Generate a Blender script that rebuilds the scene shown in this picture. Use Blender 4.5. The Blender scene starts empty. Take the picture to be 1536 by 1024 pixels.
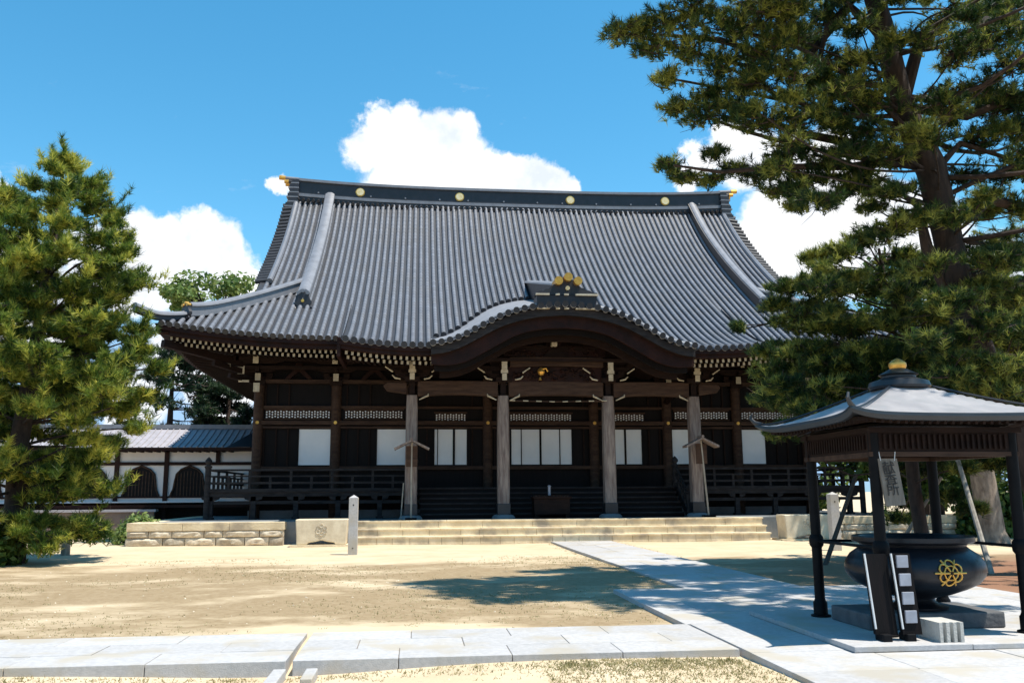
import bpy, math, random
import numpy as np
from mathutils import Vector
random.seed(7); rng = np.random.default_rng(7)
scene = bpy.context.scene
C = scene.collection

# ------------------------------------------------------------------ camera
F, PITCH, YAW, ROLL, EYE = 1325.27, .170522, .108562, .00658, 1.6
fw = np.array([math.sin(YAW)*math.cos(PITCH), math.cos(YAW)*math.cos(PITCH), math.sin(PITCH)])
rt0 = np.array([math.cos(YAW), -math.sin(YAW), 0.]); up0 = np.cross(rt0, fw)
rt = rt0*math.cos(ROLL)-up0*math.sin(ROLL); up = up0*math.cos(ROLL)+rt0*math.sin(ROLL)
from mathutils import Matrix
cam = bpy.data.cameras.new('camera'); camo = bpy.data.objects.new('camera', cam); C.objects.link(camo)
camo.matrix_world = Matrix(((rt[0], up[0], -fw[0], 0), (rt[1], up[1], -fw[1], 0), (rt[2], up[2], -fw[2], EYE), (0, 0, 0, 1)))
cam.sensor_width = 36; cam.lens = 36*F/1536; cam.clip_start = .1; cam.clip_end = 3000
scene.camera = camo
def ray(px, py): return fw*F+rt*(px-768)-up*(py-512)
def at(px, py, Y):
    d = ray(px, py); t = Y/d[1]; return np.array([d[0]*t, Y, EYE+d[2]*t])

# ------------------------------------------------------------------ world, sun, exposure
SUN = Vector((.33, -.17, 1.0)).normalized()
EL = math.asin(SUN.z); AZ = math.atan2(SUN.x, SUN.y)
world = bpy.data.worlds.new('World'); scene.world = world; world.use_nodes = True
def build_world():
    nt = world.node_tree; N = nt.nodes; Lk = nt.links; N.clear()
    out = N.new('ShaderNodeOutputWorld'); bg = N.new('ShaderNodeBackground'); bg.inputs[1].default_value = .07
    sky = N.new('ShaderNodeTexSky'); sky.sky_type = 'NISHITA'; sky.sun_disc = False
    sky.sun_elevation = EL; sky.sun_rotation = AZ; sky.air_density = 1.0; sky.dust_density = .1; sky.ozone_density = 2.5
    hs = N.new('ShaderNodeHueSaturation'); hs.inputs['Saturation'].default_value = 1.3; hs.inputs['Value'].default_value = 2.15; hs.inputs['Hue'].default_value = .48
    Lk.new(sky.outputs[0], hs.inputs['Color'])
    cap_ = N.new('ShaderNodeMixRGB'); cap_.blend_type = 'DARKEN'; cap_.inputs[0].default_value = 1; cap_.inputs[2].default_value = (4.4, 7.0, 10.4, 1); Lk.new(hs.outputs[0], cap_.inputs[1])
    tc = N.new('ShaderNodeTexCoord')
    nz = N.new('ShaderNodeTexNoise'); nz.inputs['Scale'].default_value = 11; nz.inputs['Detail'].default_value = 7; nz.inputs['Roughness'].default_value = .62
    Lk.new(tc.outputs['Generated'], nz.inputs['Vector'])
    sub = N.new('ShaderNodeVectorMath'); sub.operation = 'SUBTRACT'; sub.inputs[1].default_value = (.5, .5, .5)
    Lk.new(nz.outputs['Color'], sub.inputs[0])
    mad = N.new('ShaderNodeVectorMath'); mad.operation = 'MULTIPLY_ADD'; mad.inputs[1].default_value = (.085,)*3
    Lk.new(sub.outputs[0], mad.inputs[0]); Lk.new(tc.outputs['Generated'], mad.inputs[2])
    blobs = [(565,185,32),(600,185,34),(545,225,42),(600,230,60),(650,215,50),(692,205,36),(690,255,62),(735,262,42),(778,262,34),(815,278,36),(850,292,30),(620,290,80),(720,300,70),(548,212,34),
             (215,345,42),(245,350,40),(300,345,38),(325,375,45),(270,400,70),(340,410,45),(205,420,65),(150,400,60),(375,425,30),(5,292,26),(20,420,60),(60,470,70),
             (1095,205,30),(1055,235,34),(1120,240,52),(1180,245,52),(1040,262,26),(1240,260,60),(1290,300,60),(1165,335,58),(1215,350,64),(1160,400,52),(1130,360,30),(1250,400,60),(1320,330,60),(1400,360,50),
             (420,276,20),(240,545,40),(205,600,40),(350,600,40),(290,570,30),(1480,420,70),(1500,620,80)]
    cur = None
    for px, py, r in blobs:
        d = ray(px, py); d = d/np.linalg.norm(d)
        ds = N.new('ShaderNodeVectorMath'); ds.operation = 'DISTANCE'; ds.inputs[1].default_value = tuple(d)
        Lk.new(mad.outputs[0], ds.inputs[0])
        m = N.new('ShaderNodeMath'); m.operation = 'MULTIPLY_ADD'; m.inputs[1].default_value = -F/r*1.0; m.inputs[2].default_value = 1.0
        Lk.new(ds.outputs['Value'], m.inputs[0])
        if cur is None: cur = m
        else:
            mx = N.new('ShaderNodeMath'); mx.operation = 'MAXIMUM'; Lk.new(cur.outputs[0], mx.inputs[0]); Lk.new(m.outputs[0], mx.inputs[1]); cur = mx
    # far clouds elsewhere in the sky, away from the photographed part
    mp = N.new('ShaderNodeMapping'); mp.inputs['Scale'].default_value = (2.2, 2.2, 5)
    Lk.new(tc.outputs['Generated'], mp.inputs['Vector'])
    nf = N.new('ShaderNodeTexNoise'); nf.inputs['Scale'].default_value = 1.4; nf.inputs['Detail'].default_value = 6
    Lk.new(mp.outputs[0], nf.inputs['Vector'])
    sep = N.new('ShaderNodeSeparateXYZ'); Lk.new(tc.outputs['Generated'], sep.inputs[0])
    back = N.new('ShaderNodeMapRange'); back.inputs['From Min'].default_value = .25; back.inputs['From Max'].default_value = -.2
    back.inputs['To Min'].default_value = -.8; back.inputs['To Max'].default_value = .0; Lk.new(sep.outputs['Y'], back.inputs['Value'])
    ad = N.new('ShaderNodeMath'); ad.operation = 'ADD'; Lk.new(nf.outputs['Fac'], ad.inputs[0]); Lk.new(back.outputs[0], ad.inputs[1])
    sb = N.new('ShaderNodeMath'); sb.operation = 'SUBTRACT'; sb.inputs[1].default_value = .68; Lk.new(ad.outputs[0], sb.inputs[0])
    mx = N.new('ShaderNodeMath'); mx.operation = 'MAXIMUM'; Lk.new(cur.outputs[0], mx.inputs[0]); Lk.new(sb.outputs[0], mx.inputs[1])
    nz2 = N.new('ShaderNodeTexNoise'); nz2.inputs['Scale'].default_value = 26; nz2.inputs['Detail'].default_value = 6; nz2.inputs['Roughness'].default_value = .6
    Lk.new(tc.outputs['Generated'], nz2.inputs['Vector'])
    m3 = N.new('ShaderNodeMath'); m3.operation = 'MULTIPLY_ADD'; m3.inputs[1].default_value = .42; Lk.new(nz2.outputs['Fac'], m3.inputs[0]); Lk.new(mx.outputs[0], m3.inputs[2])
    mr = N.new('ShaderNodeMapRange'); mr.interpolation_type = 'SMOOTHSTEP'
    mr.inputs['From Min'].default_value = .12; mr.inputs['From Max'].default_value = .48; Lk.new(m3.outputs[0], mr.inputs['Value'])
    # thin wisps
    wn = N.new('ShaderNodeTexNoise'); wn.inputs['Scale'].default_value = 7; wn.inputs['Detail'].default_value = 8; wn.inputs['Roughness'].default_value = .66
    wm = N.new('ShaderNodeMapping'); wm.inputs['Scale'].default_value = (1, 1, 2.2); wm.inputs['Location'].default_value = (.3, .8, .2)
    Lk.new(tc.outputs['Generated'], wm.inputs['Vector']); Lk.new(wm.outputs[0], wn.inputs['Vector'])
    wr = N.new('ShaderNodeMapRange'); wr.inputs['From Min'].default_value = .61; wr.inputs['From Max'].default_value = .82; wr.inputs['To Max'].default_value = .35; Lk.new(wn.outputs['Fac'], wr.inputs['Value'])
    mm = N.new('ShaderNodeMath'); mm.operation = 'MAXIMUM'; Lk.new(mr.outputs[0], mm.inputs[0]); Lk.new(wr.outputs[0], mm.inputs[1])
    cc = N.new('ShaderNodeMixRGB'); cc.inputs[1].default_value = (8.6, 9.4, 10.6, 1); cc.inputs[2].default_value = (13.2, 13.2, 13.2, 1)
    cr = N.new('ShaderNodeMapRange'); cr.inputs['From Min'].default_value = .35; cr.inputs['From Max'].default_value = .62; Lk.new(nz.outputs['Fac'], cr.inputs['Value'])
    Lk.new(cr.outputs[0], cc.inputs[0])
    mix = N.new('ShaderNodeMixRGB'); Lk.new(mm.outputs[0], mix.inputs[0]); Lk.new(cap_.outputs[0], mix.inputs[1]); Lk.new(cc.outputs[0], mix.inputs[2])
    Lk.new(mix.outputs[0], bg.inputs[0]); Lk.new(bg.outputs[0], out.inputs[0])
build_world()
sl = bpy.data.lights.new('sun', 'SUN'); sl.energy = 5.0; sl.angle = math.radians(.5); sl.color = (1, .94, .84)
so = bpy.data.objects.new('sun', sl); C.objects.link(so); so.rotation_euler = SUN.to_track_quat('Z', 'Y').to_euler(); so.location = (10, -10, 40)
scene.view_settings.view_transform = 'Standard'; scene.view_settings.look = 'None'
scene.view_settings.exposure = .52; scene.view_settings.gamma = 1
scene.render.engine = 'CYCLES'

# ------------------------------------------------------------------ helpers
def tag(o, label=None, cat=None, group=None, kind=None):
    if label: o['label'] = label
    if cat: o['category'] = cat
    if group: o['group'] = group
    if kind: o['kind'] = kind
    return o
def thing(name, label, cat, loc=(0, 0, 0), group=None):
    o = bpy.data.objects.new(name, None); C.objects.link(o); o.location = loc; o.empty_display_size = .3
    return tag(o, label, cat, group)
def link(name, me, mats, parent=None, smooth=False):
    o = bpy.data.objects.new(name, me); C.objects.link(o)
    for m in (mats if isinstance(mats, (list, tuple)) else [mats]): me.materials.append(m)
    if parent is not None:
        o.parent = parent
        # geometry is written in world coordinates: undo the ancestors' placement
        p = parent; off = Vector((0, 0, 0))
        while p is not None: off += p.location; p = p.parent
        o.location = -off
    if smooth:
        me.polygons.foreach_set('use_smooth', [True]*len(me.polygons))
    return o
def copy_tree(o, parent=None):
    c = o.copy(); C.objects.link(c); c.parent = parent
    for ch in list(o.children): copy_tree(ch, c)
    return c
class MB:
    def __init__(s): s.v = []; s.f = []; s.m = []
    def add(s, vs, fs, mi=0):
        b = len(s.v); s.v.extend([tuple(map(float, v)) for v in vs])
        for f in fs: s.f.append(tuple(b+i for i in f)); s.m.append(mi)
    def box(s, x0, x1, y0, y1, z0, z1, mi=0):
        s.add([(x0,y0,z0),(x1,y0,z0),(x1,y1,z0),(x0,y1,z0),(x0,y0,z1),(x1,y0,z1),(x1,y1,z1),(x0,y1,z1)],
              [(0,3,2,1),(4,5,6,7),(0,1,5,4),(1,2,6,5),(2,3,7,6),(3,0,4,7)], mi)
    def bar(s, a, b, w, h, mi=0, upv=(0,0,1)):   # oriented box from a to b
        a = np.array(a, float); b = np.array(b, float); d = b-a; d /= np.linalg.norm(d)
        x = np.cross(d, upv); 
        if np.linalg.norm(x) < 1e-4: x = np.cross(d, (0,1,0))
        x /= np.linalg.norm(x); z = np.cross(x, d)
        vs = []
        for p in (a, b):
            for sx, sz in ((-1,-1),(1,-1),(1,1),(-1,1)): vs.append(p+x*sx*w/2+z*sz*h/2)
        s.add(vs, [(3,2,1,0),(4,5,6,7),(0,1,5,4),(1,2,6,5),(2,3,7,6),(3,0,4,7)], mi)
    def tube(s, pts, radii, n=8, mi=0, cap=True):
        pts = [np.array(p, float) for p in pts]
        if not hasattr(radii, '__len__'): radii = [radii]*len(pts)
        vs = []; prev = None
        for i, p in enumerate(pts):
            d = pts[min(i+1, len(pts)-1)]-pts[max(i-1, 0)]; d /= (np.linalg.norm(d)+1e-9)
            if prev is None:
                a = np.cross(d, (0, 0, 1)); 
                if np.linalg.norm(a) < .1: a = np.cross(d, (0, 1, 0))
            else: a = prev-d*np.dot(prev, d)
            a /= np.linalg.norm(a); prev = a; b = np.cross(d, a)
            for k in range(n):
                t = 2*math.pi*k/n; vs.append(p+radii[i]*(a*math.cos(t)+b*math.sin(t)))
        fs = []
        for i in range(len(pts)-1):
            for k in range(n): fs.append((i*n+k, i*n+(k+1)%n, (i+1)*n+(k+1)%n, (i+1)*n+k))
        if cap: fs.append(tuple(range(n-1, -1, -1))); fs.append(tuple((len(pts)-1)*n+k for k in range(n)))
        s.add(vs, fs, mi)
    def lathe(s, prof, c, n=24, mi=0, sq=None):
        vs = []; fs = []
        for r, z in prof:
            for k in range(n):
                t = 2*math.pi*(k+.5)/n; q = 1
                vs.append((c[0]+r*math.cos(t)*q, c[1]+r*math.sin(t)*q, c[2]+z))
        for i in range(len(prof)-1):
            for k in range(n): fs.append((i*n+k, i*n+(k+1)%n, (i+1)*n+(k+1)%n, (i+1)*n+k))
        fs.append(tuple(range(n-1, -1, -1))); fs.append(tuple((len(prof)-1)*n+k for k in range(n)))
        s.add(vs, fs, mi)
    def prism(s, poly, y0, y1, mi=0):     # polygon in x,z (counter-clockwise seen from -y) extruded along y
        n = len(poly); vs = [(x, y0, z) for x, z in poly]+[(x, y1, z) for x, z in poly]
        fs = [tuple(range(n)), tuple(range(2*n-1, n-1, -1))]+[(i, i+n, (i+1)%n+n, (i+1)%n) for i in range(n)]
        s.add(vs, fs, mi)
    def grid(s, rows, mi=0):   # rows: list of equally long point lists
        m = len(rows[0]); vs = [p for r in rows for p in r]; fs = []
        for i in range(len(rows)-1):
            for k in range(m-1): fs.append((i*m+k, i*m+k+1, (i+1)*m+k+1, (i+1)*m+k))
        s.add(vs, fs, mi)
    def build(s, name, mats, parent=None, smooth=False, bevel=0):
        me = bpy.data.meshes.new(name); me.from_pydata(s.v, [], s.f)
        if any(s.m): me.polygons.foreach_set('material_index', s.m)
        me.update()
        o = link(name, me, mats, parent, smooth)
        if smooth: me.set_sharp_from_angle(angle=math.radians(38))
        if bevel:
            b = o.modifiers.new('bevel', 'BEVEL'); b.width = bevel; b.segments = 2; b.limit_method = 'ANGLE'
        return o
def pieces(name, mats, parent, calls, **kw):
    for fn in calls: m_ = MB(); fn(m_); m_.build(name, mats, parent, **kw)
def spl(xs, ys):
    xs = np.array(xs, float); ys = np.array(ys, float); m = np.gradient(ys, xs)
    def f(x):
        x = np.clip(x, xs[0], xs[-1]); i = np.clip(np.searchsorted(xs, x)-1, 0, len(xs)-2)
        h = xs[i+1]-xs[i]; t = (x-xs[i])/h
        return (2*t**3-3*t**2+1)*ys[i]+(t**3-2*t**2+t)*h*m[i]+(-2*t**3+3*t**2)*ys[i+1]+(t**3-t**2)*h*m[i+1]
    return f

# ------------------------------------------------------------------ materials
def mat(name, col, col2=None, rough=.7, scale=3., detail=5, bump=0., bscale=None, metal=0., contrast=(.35, .65), stretch=(1,1,1), spec=.5, col3=None, scale3=.4, iv=0.):
    m = bpy.data.materials.new(name); m.use_nodes = True; nt = m.node_tree; N = nt.nodes; L = nt.links
    b = N['Principled BSDF']; b.inputs['Roughness'].default_value = rough; b.inputs['Metallic'].default_value = metal
    b.inputs['Specular IOR Level'].default_value = spec
    geo = N.new('ShaderNodeNewGeometry'); mp = N.new('ShaderNodeMapping'); mp.inputs['Scale'].default_value = stretch
    L.new(geo.outputs['Position'], mp.inputs['Vector'])
    nz = N.new('ShaderNodeTexNoise'); nz.inputs['Scale'].default_value = scale; nz.inputs['Detail'].default_value = detail; nz.inputs['Roughness'].default_value = .6
    L.new(mp.outputs[0], nz.inputs['Vector'])
    mr = N.new('ShaderNodeMapRange'); mr.inputs['From Min'].default_value = contrast[0]; mr.inputs['From Max'].default_value = contrast[1]
    L.new(nz.outputs['Fac'], mr.inputs['Value'])
    mx = N.new('ShaderNodeMixRGB'); mx.inputs[1].default_value = (*col, 1); mx.inputs[2].default_value = (*(col2 or [c*.75 for c in col]), 1)
    L.new(mr.outputs[0], mx.inputs[0]); last = mx
    if col3:
        n3 = N.new('ShaderNodeTexNoise'); n3.inputs['Scale'].default_value = scale3; n3.inputs['Detail'].default_value = 6
        L.new(geo.outputs['Position'], n3.inputs['Vector'])
        r3 = N.new('ShaderNodeMapRange'); r3.inputs['From Min'].default_value = .5; r3.inputs['From Max'].default_value = .64; L.new(n3.outputs['Fac'], r3.inputs['Value'])
        m3 = N.new('ShaderNodeMixRGB'); L.new(r3.outputs[0], m3.inputs[0]); L.new(mx.outputs[0], m3.inputs[1]); m3.inputs[2].default_value = (*col3, 1); last = m3
    if iv:
        rr = N.new('ShaderNodeMapRange'); rr.inputs['To Min'].default_value = 1-iv; rr.inputs['To Max'].default_value = 1+iv; L.new(geo.outputs['Random Per Island'], rr.inputs['Value'])
        vm = N.new('ShaderNodeVectorMath'); vm.operation = 'SCALE'; L.new(last.outputs[0], vm.inputs[0]); L.new(rr.outputs[0], vm.inputs['Scale']); last = vm
    L.new(last.outputs[0], b.inputs['Base Color'])
    if bump:
        n2 = N.new('ShaderNodeTexNoise'); n2.inputs['Scale'].default_value = bscale or scale*6; n2.inputs['Detail'].default_value = 6
        L.new(mp.outputs[0], n2.inputs['Vector'])
        bp = N.new('ShaderNodeBump'); bp.inputs['Strength'].default_value = bump; bp.inputs['Distance'].default_value = .02
        L.new(n2.outputs['Fac'], bp.inputs['Height']); L.new(bp.outputs[0], b.inputs['Normal'])
    return m
M = {}
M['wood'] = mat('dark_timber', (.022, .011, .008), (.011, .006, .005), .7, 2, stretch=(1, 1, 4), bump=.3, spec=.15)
M['red_wood'] = mat('reddish_timber', (.030, .011, .008), (.013, .006, .005), .6, 2, bump=.3, spec=.15)
M['grey_wood'] = mat('weathered_column_timber', (.27, .22, .19), (.12, .085, .075), .65, 3, stretch=(5, 5, .6), bump=.4)
M['mid_wood'] = mat('brown_beam_timber', (.075, .044, .030), (.036, .021, .016), .7, 3, stretch=(.5, 3, 3), bump=.3, spec=.15)
M['veranda_wood'] = mat('bluish_veranda_timber', (.038, .034, .034), (.017, .015, .016), .65, 4, stretch=(.6, 3, 3), bump=.3, spec=.15)
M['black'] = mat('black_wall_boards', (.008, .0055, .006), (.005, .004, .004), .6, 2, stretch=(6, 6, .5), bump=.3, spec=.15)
M['white_end'] = mat('white_painted_ends', (.56, .50, .38), (.38, .32, .23), .6, 6)
M['tile'] = mat('grey_roof_tile', (.185, .192, .215), (.14, .145, .163), .42, 1.4, bump=.15, contrast=(.3, .7), col3=(.16, .16, .17), scale3=.8, iv=.07)
M['tile_dark'] = mat('dark_tile_channel', (.028, .03, .038), (.018, .02, .026), .55, 3, bump=.2)
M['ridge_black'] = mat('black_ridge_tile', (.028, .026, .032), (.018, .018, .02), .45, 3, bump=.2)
M['cap'] = mat('pale_ridge_cap', (.215, .22, .24), (.165, .167, .182), .45, 3, bump=.15)
M['bright_tile'] = mat('pale_porch_tile', (.29, .295, .31), (.22, .22, .24), .42, 3, bump=.15)
M['dark_stone'] = mat('shaded_pedestal_stone', (.13, .13, .13), (.08, .08, .085), .85, 4, bump=.5)  # dark base: the pavilion's shade is put into the stone colour
M['gold'] = mat('gilded_metal', (.85, .50, .12), (.60, .32, .06), .38, 8, metal=.7)
M['pale_gold'] = mat('pale_gilt_disc', (.95, .80, .50), (.9, .62, .25), .4, 7, metal=.25)
M['paper'] = mat('paper_screen', (.84, .86, .88), (.76, .79, .82), .9, 1.2)
M['lattice'] = mat('pale_lattice', (.42, .40, .38), (.22, .17, .14), .7, 8)
M['stone'] = mat('tan_platform_stone', (.78, .66, .46), (.62, .50, .32), .85, 2.2, bump=.6, bscale=14, col3=(.40, .33, .24), scale3=1.3, iv=.1)
M['rough_stone'] = mat('rough_wall_stone', (.66, .58, .45), (.42, .35, .26), .9, 5, bump=1., bscale=12, iv=.28)
M['floor_stone'] = mat('grey_floor_stone', (.20, .215, .225), (.14, .155, .16), .8, 2, bump=.4)
M['granite'] = mat('white_granite', (.47, .455, .445), (.385, .375, .37), .75, 18, bump=.25, bscale=90, col3=(.41, .37, .31), scale3=1.6, iv=.07)
M['kerb'] = mat('weathered_kerb_granite', (.40, .39, .38), (.28, .27, .26), .85, 8, bump=.5, bscale=30)
M['block_stone'] = mat('beige_carved_stone', (.72, .63, .47), (.58, .49, .35), .85, 4, bump=.4, bscale=30)
M['slab_joint'] = mat('dark_joint', (.24, .21, .17), (.15, .13, .11), .95, 5)  # bed colour seen in the joints between paving slabs
M['iron'] = mat('black_cast_iron', (.008, .008, .009), (.005, .005, .006), .55, 5, bump=.25, bscale=20, spec=.1)
M['burner'] = mat('dark_bronze', (.014, .016, .022), (.009, .009, .012), .38, 3, bump=.25, bscale=12, metal=.3)
M['sheet'] = mat('pale_copper_sheet_roof', (.40, .385, .39), (.29, .285, .30), .42, 2.4, bump=.2, col3=(.30, .30, .31), scale3=3., metal=.15)
M['sheet_dark'] = mat('dark_sheet_edge', (.022, .025, .03), (.015, .017, .02), .4, 3, bump=.1)
M['plaster'] = mat('white_plaster', (.74, .71, .70), (.66, .63, .62), .9, 1.2, bump=.15)
M['corr_tile'] = mat('corridor_roof_tile', (.36, .34, .37), (.28, .27, .29), .7, 3, bump=.3)
M['brown_wall'] = mat('brown_clay_wall', (.20, .15, .13), (.13, .10, .09), .9, 2, bump=.3)
M['bark'] = mat('pine_bark', (.065, .042, .032), (.022, .015, .012), .9, 6, bump=1., bscale=16, stretch=(1, 1, .35))
M['bark_pale'] = mat('pale_bark', (.30, .24, .19), (.12, .09, .07), .9, 6, bump=1., bscale=16, stretch=(1, 1, .4))
M['pole'] = mat('bleached_pole', (.36, .33, .28), (.2, .18, .15), .8, 6, stretch=(3, 3, .5))
M['dark_pole'] = mat('dark_pole', (.06, .05, .04), (.035, .03, .025), .8, 6)
M['board'] = mat('weathered_sign_board', (.22, .185, .15), (.14, .115, .09), .75, 5, stretch=(6, 6, .7), bump=.2)
M['ink'] = mat('black_ink', (.03, .025, .022), None, .7)
M['alu'] = mat('pale_metal_strip', (.75, .74, .72), (.6, .6, .6), .4, 5)
M['plate'] = mat('grey_plate', (.34, .35, .40), (.26, .27, .31), .5, 6)
M['concrete'] = mat('fluted_concrete', (.52, .50, .45), (.42, .40, .36), .9, 9, bump=.5, bscale=50)
def foliage(name, a, b, c, transl=.35):
    m = bpy.data.materials.new(name); m.use_nodes = True; nt = m.node_tree; N = nt.nodes; L = nt.links
    N.clear(); out = N.new('ShaderNodeOutputMaterial'); d = N.new('ShaderNodeBsdfPrincipled'); d.inputs['Roughness'].default_value = .5; d.inputs['Specular IOR Level'].default_value = .35
    t = N.new('ShaderNodeBsdfTranslucent'); mx = N.new('ShaderNodeMixShader'); mx.inputs[0].default_value = transl
    geo = N.new('ShaderNodeNewGeometry'); nz = N.new('ShaderNodeTexNoise'); nz.inputs['Scale'].default_value = 1.1; nz.inputs['Detail'].default_value = 4
    L.new(geo.outputs['Position'], nz.inputs['Vector'])
    ad = N.new('ShaderNodeMath'); ad.operation = 'MULTIPLY_ADD'; ad.inputs[1].default_value = .45; at_ = N.new('ShaderNodeAttribute'); at_.attribute_name = 'tint'; L.new(at_.outputs['Fac'], ad.inputs[0]); L.new(nz.outputs['Fac'], ad.inputs[2])
    cr = N.new('ShaderNodeValToRGB'); e = cr.color_ramp.elements; e[0].position = .45; e[0].color = (*a, 1); e[1].position = .92; e[1].color = (*c, 1)
    e2 = cr.color_ramp.elements.new(.68); e2.color = (*b, 1)
    L.new(ad.outputs[0], cr.inputs[0]); L.new(cr.outputs[0], d.inputs['Base Color']); L.new(cr.outputs[0], t.inputs['Color'])
    L.new(d.outputs[0], mx.inputs[1]); L.new(t.outputs[0], mx.inputs[2]); L.new(mx.outputs[0], out.inputs[0]); return m
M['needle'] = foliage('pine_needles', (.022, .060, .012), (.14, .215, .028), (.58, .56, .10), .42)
M['needle_dark'] = foliage('dark_pine_needles', (.012, .040, .013), (.048, .095, .020), (.36, .38, .08), .40)  # darker, less yellow green of the right-hand pines
M['needle_blue'] = foliage('dark_cedar_needles', (.010, .030, .018), (.020, .050, .024), (.05, .085, .03), .2)
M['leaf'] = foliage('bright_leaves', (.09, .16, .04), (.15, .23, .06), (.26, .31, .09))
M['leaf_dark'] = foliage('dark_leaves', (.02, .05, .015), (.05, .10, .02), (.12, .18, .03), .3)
M['grass'] = foliage('dry_grass_blades', (.16, .16, .06), (.27, .23, .10), (.38, .32, .16), .2)

# ------------------------------------------------------------------ ground and paths
def gz(x, y):
    z = -.035 - .015*math.sin(x*.9+y*.4)
    if y < 11: 
        dip = .07*math.exp(-((x+1.2)/1.5)**2)*math.exp(-((y-9.0)/.9)**2); z -= dip
        z -= .02*math.exp(-((y-9.1)/.6)**2)
    return z
def sand_mat():
    m = mat('sandy_ground', (.60, .48, .325), (.51, .40, .255), .95, .9, 8, bump=.5, bscale=35)
    nt = m.node_tree; N = nt.nodes; L = nt.links; b = N['Principled BSDF']
    src = b.inputs['Base Color'].links[0].from_socket
    geo = N.new('ShaderNodeNewGeometry'); mp = N.new('ShaderNodeMapping'); mp.inputs['Scale'].default_value = (.28, .5, 1); L.new(geo.outputs['Position'], mp.inputs['Vector'])
    n1 = N.new('ShaderNodeTexNoise'); n1.inputs['Scale'].default_value = 1.0; n1.inputs['Detail'].default_value = 10; n1.inputs['Roughness'].default_value = .68; L.new(mp.outputs[0], n1.inputs['Vector'])
    # sparse turf belt between the two paths
    sep = N.new('ShaderNodeSeparateXYZ'); L.new(geo.outputs['Position'], sep.inputs[0])
    belt = N.new('ShaderNodeValToRGB'); belt.color_ramp.interpolation = 'EASE'; e = belt.color_ramp.elements
    e[0].position = 0; e[0].color = (.55,)*3+(1,); e[1].position = 1; e[1].color = (.3,)*3+(1,)
    for p, v in ((.20, .42), (.29, .45), (.34, .62), (.45, .66), (.58, .62), (.66, .42), (.8, .3)):
        q = belt.color_ramp.elements.new(p); q.color = (v,)*3+(1,)
    dv = N.new('ShaderNodeMath'); dv.operation = 'DIVIDE'; dv.inputs[1].default_value = 36; L.new(sep.outputs['Y'], dv.inputs[0]); L.new(dv.outputs[0], belt.inputs[0])
    s = N.new('ShaderNodeMath'); s.operation = 'ADD'; L.new(n1.outputs['Fac'], s.inputs[0]); L.new(belt.outputs[0], s.inputs[1])
    r = N.new('ShaderNodeMapRange'); r.inputs['From Min'].default_value = .98; r.inputs['From Max'].default_value = 1.14; L.new(s.outputs[0], r.inputs['Value'])
    n2 = N.new('ShaderNodeTexNoise'); n2.inputs['Scale'].default_value = 9; n2.inputs['Detail'].default_value = 8; n2.inputs['Roughness'].default_value = .75; L.new(geo.outputs['Position'], n2.inputs['Vector'])
    r2 = N.new('ShaderNodeMapRange'); r2.inputs['From Min'].default_value = .42; r2.inputs['From Max'].default_value = .6; r2.inputs['To Min'].default_value = .78; L.new(n2.outputs['Fac'], r2.inputs['Value'])
    mu = N.new('ShaderNodeMath'); mu.operation = 'MULTIPLY'; L.new(r.outputs[0], mu.inputs[0]); L.new(r2.outputs[0], mu.inputs[1])
    mx = N.new('ShaderNodeMixRGB'); mx.inputs[2].default_value = (.25, .175, .09, 1); L.new(mu.outputs[0], mx.inputs[0]); L.new(src, mx.inputs[1])
    # pine litter on the soil round the right-hand pines
    ds = N.new('ShaderNodeVectorMath'); ds.operation = 'DISTANCE'; ds.inputs[1].default_value = (13.5, 15.5, 0); L.new(geo.outputs['Position'], ds.inputs[0])
    da = N.new('ShaderNodeMath'); da.operation = 'MULTIPLY_ADD'; da.inputs[1].default_value = 5; L.new(n1.outputs['Fac'], da.inputs[0]); L.new(ds.outputs['Value'], da.inputs[2])
    dr_ = N.new('ShaderNodeMapRange'); dr_.inputs['From Min'].default_value = 10.2; dr_.inputs['From Max'].default_value = 6.5; L.new(da.outputs[0], dr_.inputs['Value'])
    m4 = N.new('ShaderNodeMixRGB'); m4.inputs[2].default_value = (.24, .12, .065, 1); L.new(dr_.outputs[0], m4.inputs[0]); L.new(mx.outputs[0], m4.inputs[1])
    L.new(m4.outputs[0], b.inputs['Base Color']); return m
g = MB()
xs = [-1500, -400, -120, -60]+list(np.arange(-30, 30.1, 1.0))+[45, 80, 200, 500, 1500]
xs = sorted(set(list(xs)+list(np.arange(-6, 5, .25)))); ys = sorted(set([-300, -60, -20]+list(np.arange(-5, 45, 1.0))+list(np.arange(7.5, 11, .2))+[60, 100, 300, 900, 2500]))
g.grid([[(x, y, gz(x, y)) for x in xs] for y in ys])
tag(g.build('ground', sand_mat(), smooth=True), kind='structure')

def slabs(mb, x0, x1, y0, y1, z, th, nx, ny, gap=.004, stagger=True, wob=.003):
    """paving as separate slabs with fine joints"""
    ysp = [y0+(y1-y0)*j/ny for j in range(ny+1)]
    for j in range(ny):
        off = (.5 if (j % 2 and stagger) else 0)+random.uniform(-.1, .1)
        w = (x1-x0)/nx; cuts = [x0]+[x0+(i+off)*w for i in range(0, nx+1) if x0+.3*w < x0+(i+off)*w < x1-.3*w]+[x1]
        for i in range(len(cuts)-1):
            dz = random.uniform(-wob, wob)
            mb.box(cuts[i]+gap, cuts[i+1]-gap, ysp[j]+gap, ysp[j+1]-gap, z-th, z+dz)
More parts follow.
